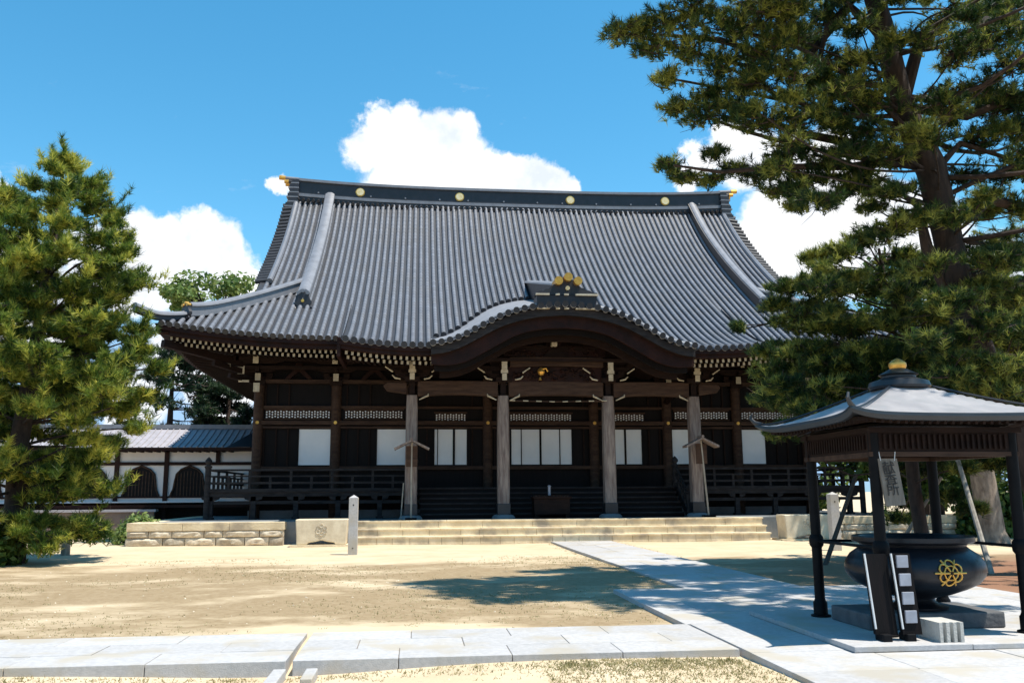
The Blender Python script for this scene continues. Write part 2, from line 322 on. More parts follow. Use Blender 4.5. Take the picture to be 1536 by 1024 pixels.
# cross path (with a gap for the drain at x=-1.2)
p = MB(); slabs(p, -14, -1.23, 9.16, 10.95, .02, .17, 10, 3); slabs(p, -1.17, 3.33, 9.16, 10.95, .02, .17, 4, 3)
p.box(-14, -1.24, 9.20, 10.9, -.2, .012, 1); p.box(-1.16, 3.3, 9.20, 10.9, -.2, .012, 1)
tag(p.build('cross_path', [M['granite'], M['slab_joint']], bevel=.006), kind='structure')
# approach path to the steps
p = MB()
y = 15.0
while y < 29.9:
    y1 = min(y+1.15+random.uniform(-.05, .05), 29.95); m_ = random.choice((5.2, 5.53, 5.9))
    for a, b in ((4.53, m_), (m_, 6.58)): p.box(a+.006, b-.006, y+.006, y1-.006, -.13, .02+random.uniform(-.003, .003))
    y = y1
p.box(4.56, 6.55, 15.02, 29.9, -.15, .012, 1)
slabs(p, 3.30, 9.4, 10.96, 14.98, .02, .15, 5, 4)
p.box(3.33, 9.37, 10.98, 14.95, -.15, .012, 1)
tag(p.build('approach_path', [M['granite'], M['slab_joint']], bevel=.006), kind='structure')
# forecourt at the burner
p = MB(); slabs(p, 3.36, 11, 3.0, 10.94, .018, .16, 6, 8, stagger=False); p.box(3.39, 10.97, 3.03, 10.9, -.15, .010, 1)
tag(p.build('forecourt_paving', [M['granite'], M['slab_joint']], bevel=.006), kind='structure')
p = MB(); slabs(p, 4.36, 8.0, 8.76, 11.6, .075, .053, 3, 3, gap=.003); p.box(4.38, 7.98, 8.78, 11.58, .024, .07, 1)
tag(p.build('raised_paving', [M['granite'], M['slab_joint']], bevel=.006), kind='structure')
# drain kerb stones
def kerb_stone(x, w, y0, y1, label):
    k = MB(); k.box(x, x+w, y0, y1, -.16, -.035); o = k.build('kerb_stone', M['granite'], bevel=.01)
    tag(o, label, 'kerb stone', 'kerb stones of the drain')
kerb_stone(-1.33, .12, 8.1, 9.05, 'longer left kerb stone of the drain gap below the white cross path')
kerb_stone(-1.02, .11, 8.55, 9.05, 'shorter right kerb stone of the drain gap below the white cross path')

# ------------------------------------------------------------------ temple
X0 = 5.1
main = spl([0, 3, 5.16, 7.83, 10.33, 12.1, 12.6], [7.26, 9.1, 10.52, 12.45, 14.55, 16.35, 16.9])
HALF, VERGE, GW = 14.6, 11.83, 9.9
EY = 32.7; RY = 45.2; DEP = RY-EY
def lift(a, s): return .52*np.clip((a-8.2)/6.4, 0, 1)**2*np.exp(-s/4)
def zf(x, Y): s = Y-EY; return main(s)+lift(abs(x-X0), max(s, 0))
def zs(x, Y):
    s2 = HALF-abs(x-X0); s = min(Y-EY, 2*RY-EY-Y); return main(s2)+.52*np.clip((6.4-s)/6.4, 0, 1)**2*np.exp(-s2/4)
kp = spl([30.1, 31.2, 32.7, 34.2, 35.68, 37.86, 38.5], [6.6, 6.86, 7.5, 8.3, 9.16, 10.55, 11.0])
KH = 7.76
def zk(x, Y):
    a = abs(x-X0)
    return float(kp(Y) if Y < 37.86 else main(Y-EY))+.22*max(0, (a-5)/2.76)**2*math.exp(-(Y-30.1)/2.5)
P_ = spl([0, 1.1, 2.2, 3.0, 3.6, 4.2, 4.6], [8.05, 7.94, 7.62, 7.2, 6.88, 6.68, 6.63])
def kar(x, Y): return float(P_(abs(x-X0)))+.25*(Y-29.7)
def valley(x):
    if abs(x-X0) > 4.6: return 30.1
    Y = 30.1
    while Y < 42 and zk(x, Y) < kar(x, Y): Y += .05
    return Y
T = thing('temple_hall', 'great dark timber temple hall under a sweeping grey tiled roof', 'temple', (X0, 36, 0))
RSP = .284
def row(mb, path, r=.088, across=(1, 0, 0), endcap=True):
    """one line of half-round cover tiles along path"""
    A = np.array(across, float); n = len(path); angs = [math.radians(a) for a in (-12, 28, 62, 90, 118, 152, 192)]; k = len(angs)
    vs = []; rings = []
    for i in range(n-1):
        a = np.array(path[i], float); b = np.array(path[i+1], float); d = (b-a)/np.linalg.norm(b-a); nn = np.cross(A, d); 
        if nn[2] < 0: nn = -nn
        for q, rr in ((a, r*1.035), (b, r*.97)):
            for t in angs: vs.append(q+A*rr*math.cos(t)+nn*rr*math.sin(t))
    fs = []
    for i in range(n-1):
        for j in range(k-1): 
            b0 = i*2*k; fs.append((b0+j, b0+k+j, b0+k+j+1, b0+j+1))
    mb.add(vs, fs, 0)
    if endcap:
        a = np.array(path[0], float); d = a-np.array(path[1], float); d /= np.linalg.norm(d); nn = np.cross(A, d); 
        if nn[2] < 0: nn = -nn
        c = a+d*.03+nn*.02; vs = []
        for q, rr in ((a, .112), (c, .112)):
            for j in range(10): t = 2*math.pi*j/10; vs.append(q+(A*math.cos(t)+nn*math.sin(t))*rr)
        mb.add(vs, [(j, (j+1)%10, 10+(j+1)%10, 10+j) for j in range(10)], 0)
        mb.add([vs[10+j] for j in range(10)], [tuple(range(10))], 1)
roof = MB()
nrow = int(2*HALF/RSP); x_first = X0-(nrow-1)*RSP/2
for side in (0, 1):          # front and back slopes
    for i in range(nrow):
        x = x_first+i*RSP; a = abs(x-X0)
        smax = DEP-.05 if a <= VERGE-.05 else HALF-a
        if smax < .25: continue
        if side == 0 and a < KH: Y0 = valley(x)+(.0 if a < 4.6 else 0); f = zk
        else: Y0 = EY; f = zf
        ys_ = list(np.arange(Y0, EY+smax, .29))+[EY+smax]
        if len(ys_) > 2 and ys_[-1]-ys_[-2] < .1: ys_.pop(-2)
        path = [(x, (Y if side == 0 else 2*RY-Y), f(x, Y)+.045) for Y in ys_]
        row(roof, path)
for sg in (-1, 1):           # hipped ends
    n2 = int((2*DEP)/RSP)
    for i in range(n2):
        Y = RY-(n2-1)*RSP/2+i*RSP; s = min(Y-EY, 2*RY-EY-Y); smax = min(HALF-GW, s)
        if smax < .25: continue
        ss = list(np.arange(0, smax, .29))+[smax]
        row(roof, [(X0+sg*(HALF-t), Y, zs(X0+sg*(HALF-t), Y)+.045) for t in ss], across=(0, 1, 0))
# tile bed under the rows
def sheet(mb, f, xa, ya, xb, yb): pass
bx = sorted(set(list(np.linspace(-VERGE, VERGE, 60))+list(np.linspace(KH, VERGE, 10))))
for side in (0, 1):
    runs = [(-VERGE, -KH, 0), (-KH, KH, side == 0), (KH, VERGE, 0)] if side == 0 else [(-VERGE, VERGE, 0)]
    for a0, a1, inner in runs:
        gr = []
        for a in np.linspace(a0, a1, max(8, int((a1-a0)/.3))):
            x = X0+a; Ys = np.linspace(max(30.1, valley(x)-.1) if inner else EY, RY, 40)
            gr.append([(x, Y if side == 0 else 2*RY-Y, float((zk if inner else zf)(x, Y))) for Y in Ys])
        roof.grid(gr, 1)
    for sg in (-1, 1):
        gr = []
        for t in np.linspace(0, HALF-VERGE, 12):
            x = X0+sg*(HALF-t); gr.append([(x, (EY+t*k if side == 0 else 2*RY-EY-t*k), float(zf(x, EY+t*k))) for k in np.linspace(0, 1, 10)])
        roof.grid(gr, 1)
for sg in (-1, 1):
    gr = []
    for t in np.linspace(0, HALF-GW, 12):
        x = X0+sg*(HALF-t); Ya, Yb = EY+t, 2*RY-EY-t
        gr.append([(x, Y, float(zs(x, Y))) for Y in np.linspace(Ya, Yb, 30)])
    roof.grid(gr, 1)
    # strips joining the beds across the step at the porch edges
    xe = X0+sg*KH; 
    pts_t = [(xe, Y, zk(xe, Y)+.10) for Y in np.linspace(30.1, 35.7, 20)]
    pts_b = [(xe, Y, min(zk(xe, Y)-.22, float(zf(xe, max(Y, EY)))-.1 if Y > EY else 99)) for Y in np.linspace(30.1, 35.7, 20)]
    roof.grid([pts_t, pts_b], 1)
roof.build('roof', [M['tile'], M['tile_dark']], T, smooth=True)

# --- main ridge
rg = MB()
def ridge_z(a): return 17.62+.27*(abs(a)/11.3)**3
prof = [(-.32, 16.3), (-.32, 16.72), (-.38, 16.74), (-.38, 16.84), (-.29, 16.86)]
rsamp = np.linspace(-11.35, 11.35, 50)
def ridge_loft(mb, off_lo, off_hi, hw, mi, zlo=None):
    rows = []
    for a in rsamp:
        zt = ridge_z(a); z1 = zt+off_hi; z0 = (zt+off_lo) if zlo is None else zlo+.12*(abs(a)/11.3)**3
        rows.append([(X0+a, RY-hw, z0), (X0+a, RY-hw, z1), (X0+a, RY+hw, z1), (X0+a, RY+hw, z0), (X0+a, RY-hw, z0)])
    mb.grid(rows, mi); mb.add(rows[0][:4], [(0, 3, 2, 1)], mi); mb.add(rows[-1][:4], [(0, 1, 2, 3)], mi)
ridge_loft(rg, -.86, -.16, .30, 1, None)
ridge_loft(rg, -1.0, -.84, .38, 0, None)
ridge_loft(rg, -1.35, -.99, .33, 1, None)
ridge_loft(rg, -.17, -.08, .40, 0, None)
ridge_loft(rg, -.09, .0, .3, 0, None)
ridge = rg.build('main_ridge', [M['cap'], M['ridge_black']], T)
cp = MB(); 
for i in range(90):
    a = -11.3+i*22.6/89; cp.tube([(X0+a, RY-.36, ridge_z(a)-1.17), (X0+a, RY-.52, ridge_z(a)-1.24)], .085, 8, 0)
cp.build('noshi_tile_row', [M['ridge_black']], ridge)
for a in (-8.15, -2.95, 2.98, 8.2):
    m_ = MB(); z = ridge_z(a)-.53
    m_.tube([(X0+a, RY-.30, z), (X0+a, RY-.36, z)], .235, 20, 1); m_.tube([(X0+a, RY-.36, z), (X0+a, RY-.40, z)], .19, 20, 0)
    m_.build('crest_medallion', [M['pale_gold'], M['gold']], ridge)
for a in (-10.3, -7.6, -5.8, -4.0, -2.5, -.6, 1.2, 2.55, 4.4, 6.3, 7.7, 10.1):
    z = ridge_z(a)-.72; st = MB(); st.tube([(X0+a, RY-.29, z), (X0+a, RY-.36, z)], .045, 8, 0); st.build('ridge_stud', M['cap'], ridge)
for sg in (-1, 1):      # ridge-end ornament: stacked curved tiles and gilt tips
    e = MB(); x1 = X0+sg*11.35; zt = ridge_z(11.35)
    for k in range(7):
        z = zt-.12-k*.26; out = .30+.05*k if k < 3 else .42+.04*(k-3)
        out += (.08 if k % 2 else 0)
        e.box(min(x1-sg*.05, x1+sg*out), max(x1-sg*.05, x1+sg*out), RY-.42-.03*k, RY+.42+.03*k, z-.17, z, 1)
        e.box(min(x1-sg*.05, x1+sg*(out+.05)), max(x1-sg*.05, x1+sg*(out+.05)), RY-.45-.03*k, RY+.45+.03*k, z-.235, z-.172, 0)
    e.tube([(x1, RY, zt+.02), (x1+sg*.7, RY, zt+.07)], .10, 10, 0)
    for k, s_ in ((0, -.22), (1, .22)): e.tube([(x1, RY+s_, zt-.22), (x1+sg*.5, RY+s_, zt-.2)], .085, 10, 1)
    o = e.build('ridge_end_ornament', [M['cap'], M['ridge_black']], T)
    gd = MB(); gd.tube([(x1+sg*.7, RY, zt+.07), (x1+sg*1.02, RY, zt+.10)], .12, 10, 0)
    for s_ in (-.22, .22): gd.tube([(x1+sg*.5, RY+s_, zt-.2), (x1+sg*.72, RY+s_, zt-.19)], .10, 10, 0)
    gd.build('gilt_tip', M['gold'], o)
# --- verges: stacked short tiles that hang over the gable edge
for sg in (-1, 1):
    v = MB()
    for side in (0, 1):
        for Y in np.arange(38.0, RY-.4, .27):
            yy = Y if side == 0 else 2*RY-Y; x = X0+sg*VERGE; z = float(zf(x, Y))
            v.tube([(x-sg*.35, yy, z+.07), (x+sg*.22, yy, z+.0)], .115, 8, 0)
        pa = [(X0+sg*(VERGE-.42), (Y if side == 0 else 2*RY-Y), float(zf(X0+sg*VERGE, Y))+.17) for Y in np.linspace(37.7, RY-.3, 14)]
        v.tube(pa, .13, 8, 1)
        rows = []
        for Y in np.linspace(35.8, RY, 18):
            yy = Y if side == 0 else 2*RY-Y; z = float(zf(X0+sg*VERGE, Y)); rows.append([(X0+sg*(VERGE+.02), yy, z+.0), (X0+sg*(VERGE+.02), yy, z-.45), (X0+sg*(VERGE-.15), yy, z-.45), (X0+sg*(VERGE-.15), yy, z)])
        v.grid(rows, 2)
    v.build('gable_verge', [M['tile_dark'], M['tile'], M['wood']], T, smooth=True)
    gw = MB(); xg = X0+sg*(GW-.1)
    poly = [(38.0, 10.2)]+[(Y, float(main(Y-EY))-.05) for Y in np.linspace(38, RY, 10)]
    poly += [(2*RY-y_, z_) for y_, z_ in reversed(poly)]
    gw.add([(xg, y_, z_) for y_, z_ in poly]+[(xg-sg*.2, y_, z_) for y_, z_ in poly], [tuple(range(len(poly))), tuple(range(2*len(poly)-1, len(poly)-1, -1))])
    gw.build('gable_wall', M['wood'], T)

# --- descending ridges, corner ridges and their ornaments
def loft_path(mb, pts, hw, h0, h1, mi_side, mi_top, across=None, capw=None, caph=.09):
    """a built-up ridge along pts: dark box with a pale rounded cap"""
    pts = [np.array(p, float) for p in pts]; rows = []; cap = []
    for i, p in enumerate(pts):
        d = pts[min(i+1, len(pts)-1)]-pts[max(i-1, 0)]; d[2] = 0; d /= np.linalg.norm(d)
        a = np.array([d[1], -d[0], 0]) if across is None else np.array(across, float)
        lo, hi = p+np.array([0, 0, h0]), p+np.array([0, 0, h1]); 
        rows.append([lo-a*hw, hi-a*hw, hi+a*hw, lo+a*hw])
        cw = capw or hw*1.25; cap.append([hi-a*cw+(0, 0, -.02), hi-a*cw*.9+(0, 0, caph*.6), hi-a*cw*.35+(0, 0, caph*1.5), hi+a*cw*.35+(0, 0, caph*1.5), hi+a*cw*.9+(0, 0, caph*.6), hi+a*cw+(0, 0, -.02), hi-a*cw+(0, 0, -.02)])
    mb.grid(rows, mi_side); mb.grid(cap, mi_top)
    mb.add(rows[0], [(0, 1, 2, 3)], mi_side); mb.add(rows[-1], [(3, 2, 1, 0)], mi_side)
    mb.add(cap[0][:6], [tuple(range(6))], mi_top); mb.add(cap[-1][:6], [tuple(range(5, -1, -1))], mi_top)
def onigawara(parent, x, y, z, s=1., rotz=0., rays=True, gold_tips=False, name='ridge_ornament'):
    o = MB(); c, sn = math.cos(rotz), math.sin(rotz)
    def tr(u, v, w): return (x+c*u*s-sn*v*s, y+sn*u*s+c*v*s, z+w*s)
    n = 22; ring = []
    for i in range(n):
        t = 2*math.pi*i/n; r = .36+(.07 if i % 3 == 0 else 0)-(.05 if math.sin(t) < -.8 else 0); ring.append((r*math.cos(t)*.95, r*math.sin(t)*1.05))
    vs = [tr(a, -.06, b+.1) for a, b in ring]+[tr(a, .12, b+.1) for a, b in ring]
    o.add(vs, [tuple(range(n)), tuple(range(2*n-1, n-1, -1))]+[(i, i+n, (i+1)%n+n, (i+1)%n) for i in range(n)], 0)
    for sx in (-1, 1):
        o.tube([tr(sx*.15, -.07, -.2), tr(sx*.3, -.08, -.28), tr(sx*.42, -.07, -.2)], .06*s, 6, 0)
    ob = o.build(name, [M['ridge_black']], parent)
    g_ = MB(); g_.tube([tr(0, -.06, .1), tr(0, -.13, .1)], .075*s, 10, 0)
    for sx, zz in ((-.22, .5), (0, .6), (.22, .5)): g_.tube([tr(sx, .1, zz), tr(sx, -.12, zz-.01)], .085*s, 10, 0 if gold_tips else 1)
    g_.tube([tr(-.22, .0, .5), tr(0, .0, .1), tr(.22, .0, .5)], .03*s, 6, 1); g_.tube([tr(0, -.05, .1), tr(0, .0, .6)], .03*s, 6, 1)
    g_.build('boss', [M['gold'], M['cap']], ob)
    return ob
for sg in (-1, 1):
    xd = X0+sg*9.71
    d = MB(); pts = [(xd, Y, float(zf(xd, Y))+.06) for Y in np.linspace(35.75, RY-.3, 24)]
    loft_path(d, pts, .22, -.1, .58 if sg > 0 else .5, 1 if sg > 0 else 0, 0, across=(1, 0, 0), capw=.17 if sg > 0 else .25, caph=.07 if sg > 0 else .10)  # right ridge: shade of its sunless side put in as black sides
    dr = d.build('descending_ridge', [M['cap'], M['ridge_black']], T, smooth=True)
    onigawara(dr, xd, 35.6, float(zf(xd, 35.6))+.18, .85)
    c_ = MB(); pts = []
    for t in np.linspace(4.9, .95, 22):
        x = X0+sg*(HALF-t); Y = EY+t; pts.append((x, Y, float(zf(x, Y))+.05+(.10*max(0, (1.8-t)/.85)**2)))
    pts = pts[::-1]; loft_path(c_, pts, .18, -.05, .34, 0, 0, capw=.24, caph=.10)
    ps2 = [(X0+sg*(HALF-t), EY+t, float(zf(X0+sg*(HALF-t), EY+max(t, 0)))+.05+(.34*((1.0-t)/1.6)**2)) for t in np.linspace(-.55, .9, 10)]
    loft_path(c_, ps2, .13, -.05, .14, 1, 0, capw=.2, caph=.09)
    cr = c_.build('corner_ridge', [M['cap'], M['ridge_black']], T, smooth=True)
    t = .88; onigawara(cr, X0+sg*(HALF-t), EY+t-.02, float(zf(X0+sg*(HALF-t), EY+t))+.2, .7, rotz=sg*math.radians(45), gold_tips=True)
    # back corner and descending ridges
    d = MB(); pts = [(xd, 2*RY-Y, float(zf(xd, Y))+.06) for Y in np.linspace(36.7, RY-.3, 14)]
    loft_path(d, pts, .19, -.1, .38, 1, 0, across=(1, 0, 0), capw=.27, caph=.12)
    pts = [(X0+sg*(HALF-t), 2*RY-EY-t, float(zf(X0+sg*(HALF-t), EY+t))+.05) for t in np.linspace(4.9, 0, 14)]
    loft_path(d, pts, .17, -.05, .30, 1, 0, capw=.26, caph=.11)
    d.build('rear_ridge', [M['cap'], M['ridge_black']], T, smooth=True)

# --- curved porch gable (its barrel climbs back into the main slope)
kr = MB(); rows = []
for a in np.linspace(-4.6, 4.6, 60):
    x = X0+a; yv = max(valley(x)+.15, 30.25); rows.append([(x, Y, kar(x, Y)) for Y in np.linspace(29.72, yv, 10)])
kr.grid(rows, 0)
# short cover tiles along the front edge
for i in range(-16, 17):
    x = X0+i*.285; z = kar(x, 29.7); row(kr, [(x, 29.62, z+.02), (x, 29.86, z+.07)], r=.085)
edge = [(X0+a, 29.95, kar(X0+a, 29.95)+.07) for a in np.linspace(-4.55, 4.55, 60)]
kr.tube(edge, .075, 8, 0)
edge = [(X0+a, 30.2, kar(X0+a, 30.2)+.02) for a in np.linspace(-4.5, 4.5, 60)]
kr.tube(edge, .05, 6, 0)
kara = kr.build('curved_gable_roof', [M['bright_tile'], M['tile_dark']], T, smooth=True)
def curved_board(name, mt, parent, top, bot, y0, y1, half, n=60):
    b = MB(); aa = np.linspace(-half, half, n)
    for fr in (y0, y1): pass
    r1 = [(X0+a, y0, top(a)) for a in aa]; r2 = [(X0+a, y0, bot(a)) for a in aa]; r3 = [(X0+a, y1, bot(a)) for a in aa]; r4 = [(X0+a, y1, top(a)) for a in aa]
    b.grid([r2, r1]); b.grid([r3, r2]); b.grid([r4, r3]); b.grid([r1, r4])
    b.add([r1[0], r2[0], r3[0], r4[0]], [(0, 1, 2, 3)]); b.add([r1[-1], r2[-1], r3[-1], r4[-1]], [(3, 2, 1, 0)])
    return b.build(name, mt, parent, smooth=True)
B_ = spl([0, .8, 1.6, 2.55, 3.5, 4.1, 4.6], [7.3, 7.24, 7.05, 6.55, 6.06, 5.95, 5.98])
Bs = spl([0, .8, 1.6, 2.55, 3.5, 4.1, 4.6], [6.92, 6.85, 6.62, 6.12, 5.8, 5.8, 5.85])
curved_board('eave_edge_board', M['veranda_wood'], kara, lambda a: float(P_(abs(a)))-.06, lambda a: float(P_(abs(a)))-.34, 29.78, 30.3, 4.62)
curved_board('bargeboard', M['red_wood'], kara, lambda a: float(P_(abs(a)))-.34, lambda a: float(B_(abs(a))), 29.98, 30.12, 4.62)
curved_board('inner_rib', M['black'], kara, lambda a: float(P_(abs(a)))-.36, lambda a: float(B_(abs(a)))-.16, 30.4, 30.55, 4.5)
curved_board('inner_rib', M['wood'], kara, lambda a: float(P_(abs(a)))-.36, lambda a: float(B_(abs(a)))-.30, 31.0, 31.15, 4.3)
cb = MB(); cb.grid([[(X0+a, Y, min(kar(X0+a, 29.7)-.35, 7.9)) for Y in (29.8, 36)] for a in np.linspace(-4.6, 4.6, 40)]); cb.build('porch_vault', M['wood'], kara, smooth=True)
# ridge of the curved gable with the black end block
k2 = MB(); pts = [(X0, Y, kar(X0, Y)+.1) for Y in np.linspace(29.95, 39.2, 14)]
loft_path(k2, pts, .28, -.1, .62, 1, 0, across=(1, 0, 0), capw=.36, caph=.07)
krid = k2.build('porch_ridge', [M['cap'], M['ridge_black']], kara, smooth=False)
XB = X0+.08; k3 = MB(); zb = 7.93
k3.prism([(XB-1.04, zb), (XB+1.04, zb), (XB+1.06, zb+.47), (XB-1.06, zb+.47)], 29.75, 30.6, 0)
sh = []
for a in np.linspace(1.08, -1.08, 25):
    h = .47+.10+.42*math.exp(-(a/.42)**2)+.16*max(0, 1-(abs(a)/1.08)**2)+(.03 if int((a+2)*9) % 2 else 0); sh.append((XB+a, zb+h))
k3.prism([(XB-1.12, zb+.5), (XB+1.12, zb+.5)]+sh, 29.8, 30.35, 0)
for zz, hw, t in ((zb-.02, 1.06, .04), (zb+.47, 1.10, .06)):
    for u0, u1 in ((-hw, -.62), (.30, hw), (-.40, -.26), (-.10, .06)): k3.prism([(XB+u0, zz), (XB+u1, zz), (XB+u1, zz+t), (XB+u0, zz+t)], 29.68, 29.8, 1)
blk = k3.build('gable_crest', [M['ridge_black'], M['white_end']], kara)
for u, w in ((-.34, .98), (0, 1.12), (.34, .98)):
    q = MB(); q.tube([(XB+.05+u, 30.3, zb+w+.02), (XB+.05+u, 29.62, zb+w)], .15, 14, 0); q.build('gilt_disc', M['gold'], blk)
q = MB(); q.tube([(XB+.03, 29.82, zb+.74), (XB+.03, 29.72, zb+.74)], .075, 12, 0); q.build('gilt_boss', M['pale_gold'], blk)

# --- eaves: edge boards, soffits, rafters
EV = [MB(), MB()]; rf = MB()
def soff(a, s): return .0
def ezf(x): return float(zf(x, EY))
# front edge boards left and right of the porch, all round the hip
for sg in (-1, 1):
    ev = EV[sg > 0]; aa = np.linspace(KH, HALF, 24)
    for f0, f1, y0, y1 in ((-.02, -.17, EY+.05, EY+.35), (-.17, -.33, EY+.16, EY+.5)):
        r = [[(X0+sg*min(a, HALF-.05), y0, ezf(X0+sg*a)+f0), (X0+sg*min(a, HALF-.05), y0, ezf(X0+sg*a)+f1), (X0+sg*min(a, HALF-.05), y1, ezf(X0+sg*a)+f1)] for a in aa]
        ev.grid(r)
    Ys = np.linspace(EY, 2*RY-EY, 60)
    for f0, f1, o0, o1 in ((-.02, -.17, .05, .35), (-.17, -.33, .16, .5)):
        ev.grid([[(X0+sg*(HALF-o0), max(Y, EY+.05), float(zs(X0+sg*HALF, Y))+f0), (X0+sg*(HALF-o0), max(Y, EY+.05), float(zs(X0+sg*HALF, Y))+f1), (X0+sg*(HALF-o1), Y, float(zs(X0+sg*HALF, Y))+f1)] for Y in Ys])
    # soffits
    for a0 in [0]:
        ev.grid([[(X0+sg*(4+(HALF-s-4)*q), EY+s, ezf(X0+sg*(4+(HALF-s-4)*q))-.30+.10*s) for s in np.linspace(.3, 3.6, 6)] for q in np.linspace(0, 1, 24)])
        ev.grid([[(X0+sg*(HALF-s), EY+s+(2*DEP-2*s)*q, float(zs(X0+sg*HALF, EY+s+(2*DEP-2*s)*q))-.30+.10*s) for s in np.linspace(.3, 3.6, 6)] for q in np.linspace(0, 1, 60)])
for sg in (-1, 1):
    ev = EV[sg > 0]; aa = np.linspace(4.55, KH, 12)
    for f0, f1, y0, y1 in ((-.02, -.15, 30.13, 30.4), (-.15, -.28, 30.22, 30.6)):
        ev.grid([[(X0+sg*a, y0, zk(X0+sg*a, 30.1)+f0), (X0+sg*a, y0, zk(X0+sg*a, 30.1)+f1), (X0+sg*a, y1, zk(X0+sg*a, 30.1)+f1)] for a in aa])
    ev.grid([[(X0+sg*a, 30.3+s, zk(X0+sg*a, 30.1)-.27+.13*s) for s in (0, 2.4, 6)] for a in aa])
    ev.prism([(X0+sg*KH-.06, 6.25), (X0+sg*KH+.06, 6.25), (X0+sg*KH+.06, 6.9), (X0+sg*KH-.06, 6.9)], 30.15, 33.2)
for ev in EV: ev.build('eave_boards', M['red_wood'], T)
def rafter(mb, x, y, z, L=2.4, w=.085, h=.12, rise=.10):
    b = len(mb.v); x0, x1 = x-w/2, x+w/2
    vs = [(x0, y, z-h), (x1, y, z-h), (x1, y, z), (x0, y, z), (x0, y+L, z-h+rise*L), (x1, y+L, z-h+rise*L), (x1, y+L, z+rise*L), (x0, y+L, z+rise*L)]
    mb.add(vs, [(0, 1, 2, 3)], 1); mb.add(vs, [(4, 7, 6, 5), (0, 4, 5, 1), (1, 5, 6, 2), (2, 6, 7, 3), (3, 7, 4, 0)], 0)
for sg in (-1, 1):
    for a in np.arange(KH-.1, HALF-.35, .207):
        x = X0+sg*a; z = float(zf(x, EY+.3))-.13
        rafter(rf, x, EY+.42, ezf(x)-.335); rafter(rf, x+.04, EY+.72, ezf(x)-.46, rise=.08)
    for a in np.arange(4.62, KH-.05, .207):
        x = X0+sg*a; rafter(rf, x, 30.45, zk(x, 30.1)-.30, 3.4); rafter(rf, x+.04, 30.72, zk(x, 30.1)-.42, 3.0)
    for Y in np.arange(EY+.5, 2*RY-EY-.5, .3):
        x = X0+sg*(HALF-.45); z = float(zs(X0+sg*HALF, Y))-.36; d = -sg
        rf.bar((x, Y, z-.05), (x+d*2.6, Y, z+.2), .09, .12)
rf.build('rafters', [M['wood'], M['white_end']], T)

# --- body: walls, columns, beams
BH = 11.5
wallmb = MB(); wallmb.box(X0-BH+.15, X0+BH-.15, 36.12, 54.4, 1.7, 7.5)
pl = MB(); pl.box(X0-BH, X0+BH, 36.3, 54.5, .5, 1.7); pl.box(X0-BH-.1, X0+BH+.1, 36.0, 36.25, .7, 1.02, 1); pl.build('foundation', [M['black'], M['floor_stone']], T)
ccols = [-11.34, -8.3, -5.3, -2.2, 2.2, 5.3, 8.3, 11.34]
for a in ccols:
    c_ = MB(); c_.tube([(X0+a, 36.0, .72), (X0+a, 36.0, 6.25)], .20, 16); c_.build('wall_column', M['mid_wood'], T, smooth=True)
for a in (-11.34, 11.34):
    for Y in (39.2, 42.4, 45.6, 48.8, 52):
        c_ = MB(); c_.tube([(X0+a, Y, .72), (X0+a, Y, 6.25)], .20, 12); c_.build('wall_column', M['mid_wood'], T, smooth=True)
bm = MB(); 
bm.box(X0-11.5, X0+11.5, 35.88, 36.1, 4.36, 4.52); bm.box(X0-11.5, X0+11.5, 35.86, 36.1, 6.02, 6.16); bm.box(X0-11.4, X0+11.4, 35.95, 36.1, 5.02, 5.12)
bm.box(X0-11.5, X0+11.5, 35.9, 36.1, 2.58, 2.72); bm.box(X0-11.5, X0+11.5, 35.94, 36.1, 4.22, 4.30)
for sg in (-1, 1): bm.box(X0+sg*11.34-.1, X0+sg*11.34+.1, 36, 54, 6.02, 6.16); bm.box(X0+sg*11.34-.1, X0+sg*11.34+.1, 36, 54, 4.36, 4.52)
bm.build('wall_beam', M['mid_wood'], T)
for a in ccols:
    st = MB(); st.tube([(X0+a, 35.86, 4.44), (X0+a, 35.78, 4.44)], .07, 8); st.build('nail_cover', M['gold'], T)
# lattice transoms
for (a, b, z0, z1) in ((-5.98, -3.43, 4.61, 4.97), (-2.86, -.54, 4.61, 4.97), (.77, 2.02, 4.52, 4.85), (3.82, 6.38, 4.52, 4.85), (8.18, 9.43, 4.52, 4.85), (10.74, 13.06, 4.61, 4.97), (13.63, 16.18, 4.61, 4.97)):
    l = MB(); n = int((b-a)/.11)
    for i in range(n):
        x = a+(i+.5)*(b-a)/n
        for j in range(3):
            z = z0+.06+j*(z1-z0-.06)/3+(.03 if i % 2 else 0)
            l.tube([(x, 36.02, z), (x, 36.09, z)], .033, 6, 0)
    l.box(a, b, 36.07, 36.11, z0, z1, 1); l.box(a-.05, b+.05, 35.99, 36.1, z0-.05, z0, 1); l.box(a-.05, b+.05, 35.99, 36.1, z1, z1+.05, 1)
    l.build('lattice_transom', [M['paper'], M['mid_wood']], T)
# paper screens
def screen(a, b, divs, z0=2.77, z1=4.19):
    s = MB(); s.box(a, b, 36.04, 36.10, z0, z1); o = s.build('paper_window', M['paper'], T)
    f = MB(); t = .045
    f.box(a-t, b+t, 36.0, 36.1, z0-t, z0); f.box(a-t, b+t, 36.0, 36.1, z1, z1+t); f.box(a-t, a, 36.0, 36.1, z0, z1); f.box(b, b+t, 36.0, 36.1, z0, z1)
    for d, w_ in divs: f.box(d-w_/2, d+w_/2, 36.0, 36.1, z0, z1)
    f.build('frame', M['black'], o)
screen(-4.63, -3.33, []); screen(-1.55, -.28, []); screen(.75, 2.05, [(.87, .03), (1.53, .09)])
screen(3.87, 6.36, [(4.28, .035), (5.07, .08), (5.87, .035)]); screen(8.15, 9.30, [(8.61, .08)]); screen(10.36, 11.55, []); screen(13.49, 14.62, [])
